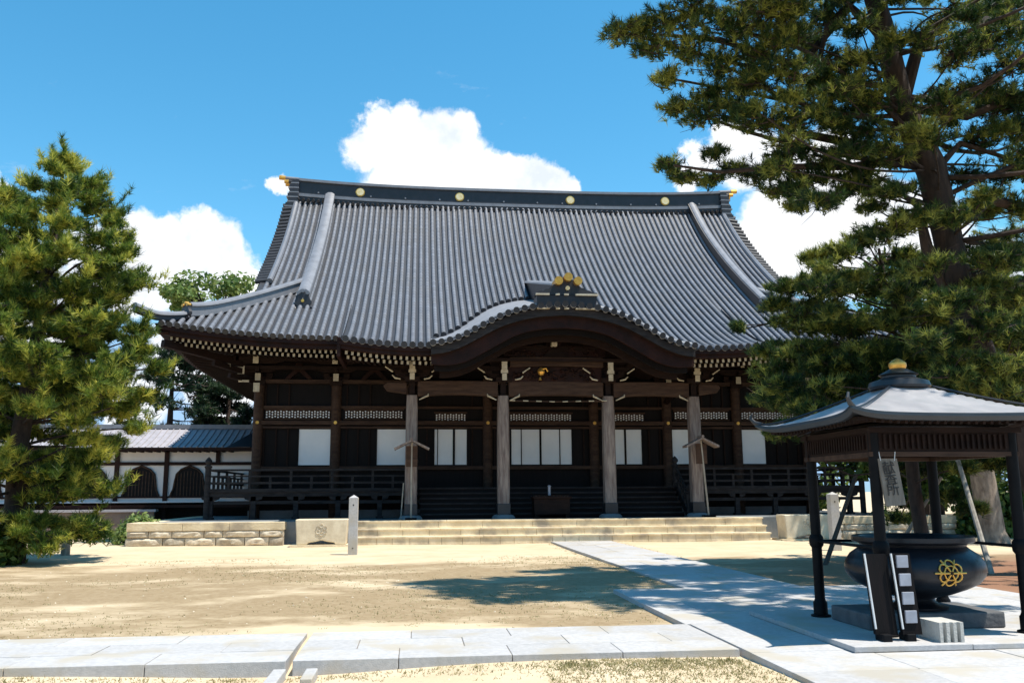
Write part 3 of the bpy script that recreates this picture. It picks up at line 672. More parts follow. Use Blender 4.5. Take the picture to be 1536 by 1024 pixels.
# wall panelling ribs
pn = wallmb
for x in np.arange(X0-11.1, X0+11.2, .46):
    if any(a-.1 < x < b+.1 for a, b in ((-4.63, -3.33), (-1.55, -.28), (.75, 2.05), (3.87, 6.36), (8.15, 9.3), (10.36, 11.55), (13.49, 14.62))): continue
    pn.box(x-.03, x+.03, 36.05, 36.13, 2.72, 4.22, 1)
    pn.box(x-.03, x+.03, 36.05, 36.13, 5.12, 6.02, 1)
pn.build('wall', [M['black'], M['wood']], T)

# --- bracket clusters
def bracket(x, y, z, side=0, big=1.):
    b = MB(); B = b.box
    B(x-.24, x+.24, y-.24, y+.24, z, z+.2)
    for k in range(3):
        zz = z+.2+k*.30; reach = .50+.25*k; yo = y-.30*k
        for (cx, cy) in ((x, yo),):
            # curved arm along the wall
            b.prism([(cx-reach, zz+.16), (cx-reach, zz+.09), (cx-reach*.65, zz), (cx+reach*.65, zz), (cx+reach, zz+.09), (cx+reach, zz+.16)], cy-.08, cy+.08)
            for u in (-reach+.1, 0, reach-.1): B(cx+u-.12, cx+u+.12, cy-.12, cy+.12, zz+.16, zz+.29)
        B(x-.08, x+.08, yo-.42, y+.2, zz+.01, zz+.17)
    o = b.build('bracket_cluster', M['wood'], T)
    for k in (0, 2):
        n = MB(); zz = z+.2+k*.30; yo = y-.30*k
        n.box(x-.105, x+.105, yo-.45, yo-.42, zz-.05, zz+.24); n.build('painted_end', M['white_end'], o)
    return o
for a in ccols:
    if abs(a) > 4: bracket(X0+a, 35.95, 5.9+.02)
for a in (-9.8, -6.8, 6.8, 9.8):
    b = MB(); x = X0+a
    b.prism([(x-.55, 6.18), (x-.35, 6.18), (x, 6.5), (x+.35, 6.18), (x+.55, 6.18), (x+.1, 6.66), (x-.1, 6.66)], 35.85, 35.97); b.box(x-.14, x+.14, 35.8, 36, 6.66, 6.8)
    b.build('frog_leg_strut', M['red_wood'], T)
pu = MB(); pu.box(X0-12.1, X0+12.1, 34.95, 35.15, 6.80, 6.96); pu.box(X0-11.8, X0+11.8, 35.35, 35.5, 6.5, 6.64); pu.box(X0-11.7, X0+11.7, 35.75, 35.95, 6.8, 7.3)
for sg in (-1, 1): pu.box(X0+sg*12.1-.1, X0+sg*12.1+.1, 34.95, 54.5, 6.80, 6.96)
pu.build('eave_purlin', M['wood'], T)
# corner cluster pieces with pale ends
for sg in (-1, 1):
    x = X0+sg*11.34; b = MB(); 
    b.bar((x, 36, 6.25), (x+sg*1.5, 34.5, 6.62), .2, .2); b.bar((x, 36, 6.0), (x+sg*1.0, 35.0, 6.2), .2, .18)
    b.bar((x, 36, 6.6), (x+sg*3.0, 33.0, 7.1), .24, .26)
    o = b.build('corner_arm', M['wood'], T)
    for q_ in ((x+sg*.62-.13, x+sg*.62+.13, 35.3, 35.34, 6.3, 6.62), (x+sg*1.05-.1, x+sg*1.05+.1, 34.9, 34.94, 6.52, 6.84), (x-.55*(1 if sg < 0 else -.1)-.15, x-.55*(1 if sg < 0 else -.1)+.25, 35.3, 35.36, 5.98, 6.06), (x-.12, x+.12, 35.28, 35.34, 5.6, 5.95)):
        n = MB(); n.box(*q_); n.build('painted_end', M['white_end'], o)

# --- porch: columns, beams, brackets
PY = 32.3
pcx = [-.16, 3.17, 7.10, 10.38]
for x in pcx:
    c_ = MB(); h = .20; q = .05
    def ring(h, z): return [(x-h+q, PY-h, z), (x+h-q, PY-h, z), (x+h, PY-h+q, z), (x+h, PY+h-q, z), (x+h-q, PY+h, z), (x-h+q, PY+h, z), (x-h, PY+h-q, z), (x-h, PY-h+q, z)]
    rings = [ring(.215, 1.25), ring(.215, 3.0), ring(.205, 4.6), ring(.19, 5.15)]
    vs = [p_ for r_ in rings for p_ in r_]; c_.add(vs, [(i*8+k, i*8+(k+1)%8, (i+1)*8+(k+1)%8, (i+1)*8+k) for i in range(3) for k in range(8)])
    col_ = c_.build('porch_column', M['grey_wood'], T)
    s_ = MB(); s_.box(x-.235, x+.235, PY-.235, PY+.235, .86, 1.26); s_.build('metal_sleeve', M['sheet_dark'], col_, bevel=.02)
    s_ = MB(); s_.lathe([(.42, 0), (.42, .05), (.36, .12), (.27, .15)], (x, PY, .72), 20); s_.build('base_stone', M['floor_stone'], col_, smooth=True)
def beam(name, m_, x0, x1, y0, y1, z0, z1, cam_=.0, n=14):
    b = MB(); top = []; bot = []
    for i in range(n+1):
        t = i/n; x = x0+(x1-x0)*t; k = cam_*math.sin(math.pi*t); top.append((x, z1+k*.4)); bot.append((x, z0+k))
    b.prism(bot+top[::-1], y0, y1); return b.build(name, m_, T, bevel=.02)
for i in range(3): beam('porch_beam', M['mid_wood'], pcx[i]+.2, pcx[i+1]-.2, PY-.19, PY+.19, 5.12, 5.66, .06)
beam('porch_beam', M['mid_wood'], 3.4, 6.9, PY-.35, PY-.1, 6.2, 6.56, .04)
for x in (pcx[0], pcx[3]):
    s = -1 if x < X0 else 1
    b = MB(); b.prism([(x+s*.2, 5.2), (x+s*.9, 5.30), (x+s*1.05, 5.5), (x+s*.9, 5.62), (x+s*.2, 5.62)][::(-1 if s < 0 else 1)], PY-.14, PY+.14); b.build('beam_nose', M['mid_wood'], T, bevel=.03)
for x in pcx:   # tie beams back to the wall
    b = MB(); pts = [(x, PY+.2, 5.3), (x, 33.5, 5.55), (x, 35.0, 5.6), (x, 36, 5.3)]; b.tube(pts, [.15, .17, .17, .14], 8); b.build('rainbow_beam', M['wood'], T, smooth=True)
    # cluster above each column
    b = MB(); z = 5.2
    b.box(x-.27, x+.27, PY-.27, PY+.27, 5.64, 5.82)
    for k, rch in ((0, .62), (1, .95)):
        zz = 5.82+k*.28; b.prism([(x-rch, zz+.15), (x-rch, zz+.09), (x-rch*.6, zz-.02), (x+rch*.6, zz-.02), (x+rch, zz+.09), (x+rch, zz+.15)], PY-.08, PY+.08)
        for u in (-rch+.1, 0, rch-.1): b.box(x+u-.12, x+u+.12, PY-.12, PY+.12, zz+.15, zz+.27)
        b.box(x-.09, x+.09, PY-.62, PY+.6, zz-.02, zz+.16)
    b.box(x-.1, x+.1, PY-.1, PY+.1, 4.9, 5.7)
    o = b.build('bracket_cluster', M['wood'], T)
    cl = [lambda n: n.box(x-.10, x+.10, PY-.66, PY-.62, 6.03, 6.34), lambda n: n.box(x-.13, x+.13, PY-.65, PY-.60, 5.92, 6.03), lambda n: n.box(x-.085, x+.085, PY-.66, PY-.62, 5.66, 5.90)]
    for s in (-1, 1):   # pale carved edges of the arms
        cl.append(lambda n, s=s: n.tube([(x+s*.42, PY-.3, 5.72), (x+s*.62, PY-.3, 5.76), (x+s*.72, PY-.3, 5.86)], [.025, .035, .02], 6))
        cl.append(lambda n, s=s: n.tube([(x+s*.70, PY-.3, 5.98), (x+s*.98, PY-.3, 6.17)], [.03, .025], 6))
        if not (s < 0 and x < 0) and not (s > 0 and x > 10): cl.append(lambda n, s=s: n.tube([(x+s*.26, PY-.22, 4.98), (x+s*.48, PY-.22, 5.09), (x+s*.58, PY-.22, 5.13), (x+s*.59, PY-.22, 5.2)], [.02, .035, .04, .02], 6))
    pieces('painted_end', M['white_end'], o, cl)
pr_ = MB(); pr_.box(X0-7.7, X0+7.7, PY-.12, PY+.12, 6.38, 6.56); pr_.box(X0-7.6, X0+7.6, PY-.7, PY-.55, 6.36, 6.46); pr_.build('porch_purlin', M['wood'], T)
rr = MB()
for i in range(15):
    x = 3.4+i*.245; rr.tube([(x, PY-.2, 4.93+.006*abs(i-7)), (x+.2, PY-.2, 4.93+.006*abs(i-6))], .022, 6, i % 2)
rr.tube([(3.37, PY-.2, 4.935), (6.9, PY-.2, 4.935)], .012, 6, 1)
rr.build('hanging_rail', [M['white_end'], M['mid_wood']], T)
# carvings inside the gable
cv = MB()
for i in range(46):
    a = random.uniform(-1.7, 1.7); z = random.uniform(6.62, 6.62+.5*math.cos(a*.8)); r = random.uniform(.05, .11); t = random.uniform(0, 6)
    pts = [(X0+a+r*1.2*math.cos(t+k*1.1)*(1-k*.12), PY-.3+random.uniform(-.05, .05), z+r*math.sin(t+k*1.1)*(1-k*.12)) for k in range(5)]
    cv.tube(pts, [.03, .04, .04, .035, .02], 6)
for i in range(60):
    a = random.uniform(-1.5, 1.5); z = random.uniform(5.72, 6.12); r = random.uniform(.04, .09); t = random.uniform(0, 6)
    pts = [(X0+a+r*1.3*math.cos(t+k*1.1), PY-.2+random.uniform(-.05, .05), z+r*math.sin(t+k*1.1)) for k in range(5)]
    cv.tube(pts, [.025, .035, .035, .03, .02], 6)
cv.box(X0-1.9, X0+1.9, PY-.30, PY-.26, 6.58, 7.0); cv.box(X0-1.75, X0+1.75, PY-.18, PY-.14, 5.66, 6.22)
cv.build('carved_panel', M['red_wood'], T, smooth=True)
cv = MB(); cv.box(X0-2.4, X0+2.4, PY+.0, PY+.08, 5.66, 7.0); cv.box(X0-1.6, X0+1.6, PY-.34, PY-.1, 6.82, 6.96); cv.prism([(X0-.5, 6.56), (X0+.5, 6.56), (X0+.2, 6.85), (X0-.2, 6.85)], PY-.4, PY-.2); cv.build('gable_panel', M['wood'], T)
cv = MB(); cv.box(5.0-.09, 5.0+.11, PY-.75, PY-.45, 6.93, 7.07); cv.build('painted_boss', M['white_end'], T, bevel=.015)
cv = MB(); cv.lathe([(.02, 0), (.1, .05), (.14, .14), (.11, .24), (.05, .3)], (4.55, PY-.42, 5.86), 10); cv.tube([(4.58, PY-.5, 6.1), (4.72, PY-.5, 6.12), (4.78, PY-.5, 6.0)], .03, 6); cv.lathe([(.06, 0), (.03, .1)], (4.5, PY-.45, 5.7), 8); cv.build('gilt_carving', M['gold'], T, smooth=True)

# --- veranda, railings, stair
VY = 34.3; VX0, VX1 = -7.7, 17.9
v = MB(); v.box(VX0, VX1, VY, 36.0, 1.72, 1.85); v.box(VX0+.05, VX1-.05, VY+.06, VY+.2, 1.56, 1.72)
for sg in (-1, 1): xa = X0+sg*11.5; xb = VX0 if sg < 0 else VX1; v.box(min(xa, xb), max(xa, xb), 36.0, 54, 1.72, 1.85)
v.box(VX0+.1, VX1-.1, VY+.12, VY+.24, 1.28, 1.40)
vr = v.build('veranda', M['veranda_wood'], T)
for x in np.arange(VX0+.12, VX1, 1.56):
    if .2 < x < 10: continue
    p = MB(); p.box(x-.09, x+.09, VY+.08, VY+.26, .74, 1.56); p.prism([(x-.34, 1.56), (x-.30, 1.46), (x-.1, 1.40), (x+.1, 1.40), (x+.30, 1.46), (x+.34, 1.56)], VY+.08, VY+.2); p.box(x-.13, x+.13, VY+.04, VY+.3, .72, .80)
    p.build('veranda_post', M['veranda_wood'], vr)
def railing(xa, xb, ya, yb):
    r = MB(); L = math.hypot(xb-xa, yb-ya); n = max(1, round(L/.75))
    for z, w_, h in ((2.54, .09, .075), (2.31, .07, .055), (2.06, .10, .08)): r.bar((xa, ya, z), (xb, yb, z), w_, h)
    for i in range(n+1):
        t = i/n; x = xa+(xb-xa)*t; y = ya+(yb-ya)*t; r.box(x-.045, x+.045, y-.045, y+.045, 1.85, 2.31 if i % 2 else 2.51)
    r.build('railing', M['veranda_wood'], vr)
railing(VX0, -.1, VY+.08, VY+.08); railing(10.25, VX1, VY+.08, VY+.08); railing(VX0+.05, VX0+.05, VY+.1, 46); railing(VX1-.05, VX1-.05, VY+.1, 46)
def newel(x, y, z0, z1, r=.11):
    n = MB(); n.lathe([(r, 0), (r, z1-z0-.42), (r*1.25, z1-z0-.40), (r*1.25, z1-z0-.34), (r*.75, z1-z0-.32), (r*.7, z1-z0-.27), (r*1.15, z1-z0-.2), (r*1.1, z1-z0-.13), (r*.5, z1-z0-.04), (.01, z1-z0)], (x, y, z0), 14)
    n.build('newel_post', M['veranda_wood'], vr, smooth=True)
for x in (VX0, -.02, 10.2, VX1): newel(x, VY+.08, .74 if x in (VX0, VX1) else 1.85, 3.03)
sr = MB(); ns = 6
for i in range(ns):
    z1 = .72+(i+1)*(1.85-.72)/ns; y0 = 32.75+i*(VY-32.75)/ns; sr.box(.15, 10.05, y0, y0+.33, z1-.06, z1); sr.box(.18, 10.02, y0+.05, y0+.08, z1-.19, z1-.06, 1)
sr.box(.05, .15, 32.8, VY, .72, .9); 
stair = sr.build('staircase', [M['veranda_wood'], M['black']], T)
for x in (-.02, 10.2):
    h = MB(); 
    for dz in (.75, .5, .12): h.bar((x, VY, 1.87+dz), (x, 32.85, .8+dz), .09, .08)
    h.bar((x, VY, 1.75), (x, 32.75, .72), .09, .24)
    for t in (.25, .5, .75): yy = VY+(32.85-VY)*t; zz = 1.87+(.8-1.87)*t; h.box(x-.04, x+.04, yy-.04, yy+.04, zz, zz+.75)
    h.build('stair_rail', M['veranda_wood'], stair)
    n = MB(); n.lathe([(.1, 0), (.1, .85), (.13, .88), (.13, .93), (.07, .96), (.12, 1.06), (.05, 1.16), (.01, 1.2)], (x, 32.75, .72), 12); n.build('stair_newel', M['veranda_wood'], stair, smooth=True)

# ------------------------------------------------------------------ platform and steps
def coursed(mb, x0, x1, y, z0, z1, lmin, lmax, bulge, depth=.35, mi=0, axis='x', gap=.012):
    """rough blocks in one course; each block a bulged slab face"""
    x = x0
    while x < x1-.02:
        L = random.uniform(lmin, lmax); xb = min(x+L, x1); 
        if x1-xb < lmin*.5: xb = x1
        n = max(3, int((xb-x)/.12)); m = 4; rows = []
        for j in range(m+1):
            tz = j/m; r_ = []
            for i in range(n+1):
                tx = i/n; e = min(1, 4*min(tx, 1-tx)+.15)*min(1, 4*min(tz, 1-tz)+.15) if bulge else 1
                off = -bulge*e*(.6+.8*random.random()) if 0 < i < n and 0 < j < m else (0.01 if bulge else 0)
                p_ = x+gap+(xb-x-2*gap)*tx; zz = z0+gap*.7+(z1-z0-1.4*gap)*tz
                r_.append((p_, y+off, zz) if axis == 'x' else (y+off, p_, zz))
            rows.append(r_)
        if axis != 'x': rows = rows[::-1]
        mb.grid(rows, mi)
        a = rows[-1] if axis == 'x' else rows[0]
        bk = [((q[0], q[1]+depth, q[2]) if axis == 'x' else (q[0]+depth, q[1], q[2])) for q in a]; mb.grid([a, bk] if axis == 'x' else [bk, a], mi)
        for ed in (0, -1):
            col = [r_[ed] for r_ in rows]; col2 = [((q[0], q[1]+depth, q[2]) if axis == 'x' else (q[0]+depth, q[1], q[2])) for q in col]; mb.grid([col, col2], mi)
        x = xb
PL = thing('stone_platform', 'long stone platform of rough courses and smooth cap under the hall', 'platform', (X0, 40, 0))
PX0, PX1 = -9.42, 19.6
pm = MB(); pm.box(PX0+.08, PX1-.08, 31.48, 57, -.1, .712); pm.build('platform_floor', M['floor_stone'], PL)
pm = MB()
for (a, b) in ((PX0, -4.38), (14.6, PX1)):
    pm = MB(); coursed(pm, a-.03, b, 30.9, -.05, .23, .5, 1.2, .05); coursed(pm, a, b, 30.9, .23, .46, .5, 1.2, .05); pm.build('rough_courses', M['rough_stone'], PL, smooth=True)
pm = MB(); coursed(pm, 30.9, 56, PX0-.03, -.05, .23, .5, 1.2, .05, axis='y'); coursed(pm, 30.9, 56, PX0, .23, .46, .5, 1.2, .05, axis='y')
pm.build('rough_courses', M['rough_stone'], PL, smooth=True)
pm = MB()
x = PX0-.02
while x < PX1:
    L = random.uniform(1.0, 1.9); xe = min(x+L, PX1)
    for lim in (-4.36, -2.0, 12.2, 14.58):
        if x < lim-.05 < xe: xe = lim; break
    m_ = (x+xe)/2
    if not (-4.36 < m_ < -2.0 or 12.2 < m_ < 14.58): pm = MB(); pm.box(x+.006, xe-.006, 30.86, 31.5, .46 if m_ < -4 or m_ > 14 else .3, .725); pm.build('cap_stone', M['stone'], PL, bevel=.012)
    x = xe
pm = MB(); y = 31.51
while y < 56: pm.box(PX0-.02, PX0+.6, y+.006, y+1.3, .46, .725); y += 1.32
pm.build('cap_course', M['stone'], PL, bevel=.012)
S = thing('stone_steps', 'three broad tan stone steps leading up to the hall', 'steps', (X0, 30.4, 0))
for k, (y0, y1, z0, z1, lm) in enumerate(((29.95, 30.32, -.05, .24, .42), (30.3, 30.64, .2, .48, .6), (30.62, 30.85, .44, .735, 1.2))):
    m_ = MB(); x = -1.97
    while x < 12.15:
        L = random.uniform(lm, lm*1.8); xb = min(x+L, 12.17)
        if 12.17-xb < .3: xb = 12.17
        m_.box(x+.004, xb-.004, y0, y1+.03, z0, z1-.05+random.uniform(-.002, .002)); x = xb
    m_.build('riser', M['stone'], S, bevel=.008)
    m_ = MB(); x = -1.99
    while x < 12.15:
        L = random.uniform(1.2, 1.9); xb = min(x+L, 12.2)
        if 12.2-xb < .4: xb = 12.2
        m_.box(x+.004, xb-.004, y0-.025, y1, z1-.055, z1); x = xb
    m_.build('tread', M['stone'], S, bevel=.008)

def crest_wheel(mb, cx, y, cz, R, r=.02, mi=0):
    for k in range(6):
        t0 = math.pi/6+k*math.pi/3; pts = [(cx+R*.62*math.cos(t0)+R*.30*math.cos(q), y, cz+R*.62*math.sin(t0)+R*.30*math.sin(q)) for q in np.linspace(0, 2*math.pi, 9)]
        mb.tube(pts, r, 6, mi)
    mb.tube([(cx, y+.02, cz), (cx, y-.02, cz)], R*.16, 8, mi)
def carved_block(x0, x1, label):
    b = MB(); xm = (x0+x1)/2; hw = (x1-x0)/2; y0, y1 = 29.6, 30.35
    arch = [(xm-hw*.94, .03), (xm-hw*.55, .03), (xm-hw*.48, .09), (xm-hw*.2, .12), (xm, .17), (xm+hw*.2, .12), (xm+hw*.48, .09), (xm+hw*.55, .03), (xm+hw*.94, .03)]
    top = [(xm+hw, .83), (xm-hw, .83)]; side = [(xm+hw*.95, .3)]; sl_ = [(xm-hw*.95, .3)]
    b.prism(arch+side+top+sl_, y0, y1); T_ = thing('carved_stone_block', label, 'stone block', (xm, 30, 0), 'carved stone blocks flanking the steps')
    b.build('body', M['block_stone'], T_, bevel=.03)
    c_ = MB(); crest_wheel(c_, xm, y0-.008, .5, .20, .014); c_.build('carved_crest', M['rough_stone'], T_, smooth=True)
    q = MB(); q.box(x0-.15, x1+.1, 29.5, 30.4, -.05, .028); q.build('footing_slab', M['stone'], T_)
carved_block(-3.83, -2.16, 'beige carved stone block with crest beside the slim white post left of the steps')
carved_block(12.55, 14.2, 'beige carved stone block with crest at right end of the steps, behind the pavilion post')
def stone_post(x, y, label, hole_x):
    b = MB(); w_ = .125; b.box(x-w_, x+w_, y-w_, y+w_, -.1, 1.52)
    b.add([(x-w_, y-w_, 1.52), (x+w_, y-w_, 1.52), (x+w_, y+w_, 1.52), (x-w_, y+w_, 1.52), (x, y, 1.60)], [(0, 1, 4), (1, 2, 4), (2, 3, 4), (3, 0, 4)])
    T_ = thing('stone_post', label, 'stone post', (x, y, 0), 'white granite posts in the court'); b.build('shaft', M['granite'], T_, bevel=.006)
    h = MB(); h.tube([(x, y-w_+.002, 1.32), (x, y-w_-.006, 1.32)], .022, 8); h.build('ring_hole', M['ink'], T_)
    h = MB(); h.tube([(x+.005, y-w_+.002, .14), (x+.005, y-w_-.006, .14)], .02, 8); h.build('ring_hole', M['ink'], T_)
stone_post(-1.72, 25.64, 'slim square white stone post standing left on open sand', 0)
stone_post(11.93, 24.67, 'slim square white stone post on the right, seen beside the front pavilion post', 0)

# offertory box
o = thing('offertory_box', 'dark slatted offertory box at foot of the wooden stairs', 'offertory box', (4.9, 32.3, .72))
b = MB(); b.box(4.25, 5.55, 31.95, 32.6, .86, 1.42); b.box(4.2, 5.6, 31.9, 32.65, 1.42, 1.5); b.build('box', M['wood'], o, bevel=.015)
b = MB()
for i in range(11): b.box(4.3+i*.115, 4.3+i*.115+.05, 31.95, 32.6, 1.503, 1.535)
b.build('slats', M['mid_wood'], o)
for x in (4.35, 5.45): b = MB(); b.box(x-.06, x+.06, 32, 32.55, .725, .86); b.build('leg', M['wood'], o)
b = MB(); b.lathe([(.05, 0), (.05, .3), (.07, .32), (.03, .36)], (4.85, 32.3, 1.54), 10); tag(b.build('brass_vase', M['plate'], smooth=True), 'small pale upright vase on top of the offertory box', 'vase')

# small roofed notice boards in front of the outer porch columns
def roofed_board(x, y, zr, label, lean=0):
    T_ = thing('roofed_notice_board', label, 'notice board', (x, y, .72), 'roofed notice boards by the porch columns')
    b = MB(); 
    for s in (-1, 1):
        b.add([(x, y-.25, zr), (x, y+.3, zr), (x+s*.62, y+.3, zr-.3), (x+s*.62, y-.25, zr-.3), (x, y-.25, zr-.06), (x, y+.3, zr-.06), (x+s*.60, y+.3, zr-.37), (x+s*.60, y-.25, zr-.37)],
              [(0, 1, 2, 3), (7, 6, 5, 4), (0, 3, 7, 4), (1, 5, 6, 2), (3, 2, 6, 7)])
    b.tube([(x, y-.28, zr+.03), (x, y+.33, zr+.03)], .05, 8); b.build('board_roof', M['grey_wood'], T_)
    b = MB(); b.tube([(x+lean*.0, y, zr-.1), (x+lean, y, .74)], .035, 8); b.build('pole', M['pole'], T_)
    b = MB(); b.box(x-.2, x+.2, y-.02, y+.03, zr-.95, zr-.22); b.build('board_face', M['mid_wood'], T_)
    b = MB(); b.box(x+lean-.2, x+lean+.2, y-.2, y+.2, .725, .80); b.build('foot_plate', M['iron'], T_)
roofed_board(-.14, 31.5, 3.5, 'little gabled notice board on a pole before the left porch column')
roofed_board(10.35, 31.5, 3.58, 'little gabled notice board on a splayed pole before the right porch column', .18)
b = MB(); b.tube([(-.5, 31.9, .73), (-.42, 31.95, 2.0)], .022, 8); tag(b.build('bamboo_stick', M['pole']), 'thin pale stick leaning by the left porch column', 'stick')

# ------------------------------------------------------------------ corridor building on the left
K = thing('corridor_building', 'low white corridor with brown timber frame and bell windows left of hall', 'corridor building', (-14, 41, 0))
CY = 40.9
b = MB(); rows = []
for i, t in enumerate(np.linspace(0, 1, 8)): rows.append([(-26, 40.1+2.5*t, 3.69+1.0*t-.06*math.sin(math.pi*t)), (-7.35-.95*(1-t), 40.1+2.5*t, 3.69+1.0*t-.06*math.sin(math.pi*t))])
b.grid(rows); b.grid([[(-26, 42.6, 4.69), (-7.3, 42.6, 4.69)], [(-26, 45.2, 3.69), (-8.3, 45.2, 3.69)]])
b.add([(-7.3, 42.6, 4.69), (-8.3, 40.1, 3.69), (-6.6, 40.4, 3.75), (-6.6, 44, 3.75)], [(0, 1, 2), (0, 2, 3)], 1)
for x in np.arange(-26, -7.5, .27):
    tmax = 1.0 if x < -8.3 else 1.0
    t0 = 0 if x < -8.3 else (x+8.3)/.95
    b.tube([(x, 40.1+2.5*t, 3.69+1.0*t-.06*math.sin(math.pi*t)+.01) for t in np.linspace(t0, 1, 5)], .03, 6, 0, cap=True)
b.box(-26, -7.3, 42.45, 42.75, 4.66, 4.86, 2)
b.build('tiled_roof', [M['corr_tile'], M['tile_dark'], M['cap']], K)
b = MB(); b.box(-26, -6.5, CY, CY+3.5, 1.35, 3.72); b.build('plaster_wall', M['plaster'], K)
b = MB(); b.box(-26, -6.5, CY+.3, CY+3.4, .0, 1.35); b.build('underfloor', M['black'], K)
b = MB(); b.box(-26, -7, 40.14, 40.3, 3.55, 3.68); b.box(-26, -6.5, CY-.09, CY, 2.94, 3.08); b.box(-26, -6.5, CY-.08, CY, 3.55, 3.72); b.box(-26, -6.5, CY-.07, CY, 1.52, 1.60); b.box(-26, -6.5, CY-.5, CY, 1.1, 1.22)
for x in np.arange(-26, -8, .35): b.box(x-.05, x+.05, 40.2, CY, 3.5, 3.6)
b.build('timber_frame', M['red_wood'], K)
for x, z0 in ((-13.05, 1.2), (-10.95, .0), (-8.75, 2.94), (-15.2, 1.2), (-17.4, 0), (-19.6, 1.2), (-21.8, 0)):
    b = MB(); b.box(x-.09, x+.09, CY-.11, CY+.02, z0, 3.7); b.build('frame_post', M['red_wood'], K)
b = MB(); b.box(-26, -8.6, CY-.35, CY-.02, 1.32, 1.38); b.build('ledge', M['plaster'], K)
for x in (-14.1, -12.0, -9.95, -16.3, -18.5, -20.7):
    b = MB(); pts = []
    for a, z in ((-.78, 1.60), (-.66, 1.9), (-.60, 2.3), (-.55, 2.55), (-.36, 2.76), (-.12, 2.86), (0, 2.92), (.12, 2.86), (.36, 2.76), (.55, 2.55), (.60, 2.3), (.66, 1.9), (.78, 1.60)): pts.append((x+a, z))
    b.prism(pts[::-1], CY-.03, CY-.004); o = b.build('bell_window', M['black'], K)
    f = MB(); f.tube([(p_[0], CY-.05, p_[1]) for p_ in pts], .045, 6); f.build('window_frame', M['mid_wood'], o)
    f = MB()
    for a in np.arange(-.5, .51, .14): f.box(x+a-.02, x+a+.02, CY-.045, CY-.03, 1.6, 2.72-.25*abs(a))
    f.build('window_bars', M['mid_wood'], o)
b = MB(); b.box(-34, -11, 39.5, 39.7, -.1, .95, 0); b.box(-34, -10.9, 39.4, 39.8, .95, 1.05, 1); tag(b.build('low_wall', [M['brown_wall'], M['corr_tile']]), 'low brown clay wall below the corridor behind the left pine', 'wall')
for x, y, z in ((-10.5, 39.2, .72),):
    pass

# ------------------------------------------------------------------ incense pavilion
CX, CYP = 5.855, 10.15
XL, XR, YF, YB = 5.04, 6.67, 9.36, 10.94; ZS = .075
PV = thing('incense_pavilion', 'square open pavilion on black posts with curled pale metal roof', 'pavilion', (CX, CYP, 0))
HW = 1.26; ZE = 2.42
def pz(u, v):
    m = max(abs(u), abs(v)); e = (abs(u)*abs(v))
    return ZE+.53*(1-m)**1.25*(1 if m < 1 else 1)+.06*e**8+.02*(e**2)*m
r = MB(); n = 36; us = np.linspace(-1, 1, n+1)
r.grid([[(CX+u*HW*(1+.05*(abs(u*v))**6), CYP+v*HW*(1+.05*(abs(u*v))**6), pz(u, v)) for u in us] for v in us])
rfp = r.build('metal_roof', M['sheet'], PV, smooth=True)
e = MB()
for (sx, sy) in ((0, -1), (0, 1), (1, 0), (-1, 0)):
    rows = []
    for u in us:
        a, b_ = (u, sy) if sx == 0 else (sx, u); k = 1+.05*abs(u)**6; z = pz(a, b_)
        x, y = CX+a*HW*k, CYP+b_*HW*k; x2, y2 = CX+a*HW*k*.97, CYP+b_*HW*k*.97; x3, y3 = CX+a*HW*.80, CYP+b_*HW*.80
        rows.append([(x, y, z+.004), (x2+(x-x2)*1.2, y2+(y-y2)*1.2, z-.03), (x2, y2, z-.075), (x3, y3, z-.085), (x3*.9+CX*.1, y3*.9+CYP*.1, z-.08)])
    e.grid(rows)
for sx in (-1, 1):
    for sy in (-1, 1):   # curled corner tips and hip rolls
        def hp(t): return (CX+sx*HW*1.05*t, CYP+sy*HW*1.05*t, pz(t, t)+.012)
        e.tube([hp(t) for t in np.linspace(.2, .97, 12)], .014, 6)
        c0 = hp(.95); e.tube([c0, (c0[0]+sx*.07, c0[1]+sy*.07, c0[2]+.03), (c0[0]+sx*.11, c0[1]+sy*.11, c0[2]+.09), (c0[0]+sx*.09, c0[1]+sy*.09, c0[2]+.14)], [.03, .028, .022, .016], 8)
e.build('roof_edge', M['sheet_dark'], rfp, smooth=True)
f_ = MB(); f_.lathe([(.34, 0), (.36, .03), (.34, .09), (.24, .12), (.2, .14), (.2, .16), (.23, .18), (.12, .24), (.06, .27)], (CX, CYP, ZE+.40), 24)
fin = f_.build('finial_base', M['sheet_dark'], rfp, smooth=True)
f_ = MB(); f_.lathe([(.05, 0), (.09, .015), (.105, .05), (.10, .085), (.06, .12), (.012, .145)], (CX, CYP, ZE+.64), 18); f_.build('gilt_jewel', M['gold'], rfp, smooth=True)
for (x, y) in ((XL, YF), (XR, YF), (XL, YB), (XR, YB)):
    p = MB(); p.tube([(x, y, ZS), (x, y, 2.25)], .062, 16); po = p.build('post', M['iron'], PV, smooth=True)
    p = MB(); p.lathe([(.12, 0), (.12, .02), (.085, .03), (.085, .17), (.07, .19), (.064, .21)], (x, y, ZS), 18); p.build('post_foot', M['iron'], po, smooth=True)
    p = MB(); p.lathe([(.064, -.08), (.085, -.05), (.09, 0), (.085, .05), (.064, .08)], (x, y, .99), 16); p.build('collar', M['iron'], po, smooth=True)
for a, b_ in (((XL, YB), (XR, YB)), ((XR, YB), (XR, YF)), ((XL, YB), (XL, YF))):
    p = MB(); p.tube([(a[0], a[1], .99), (b_[0], b_[1], .99)], .018, 8); p.build('rail', M['iron'], PV, smooth=True)
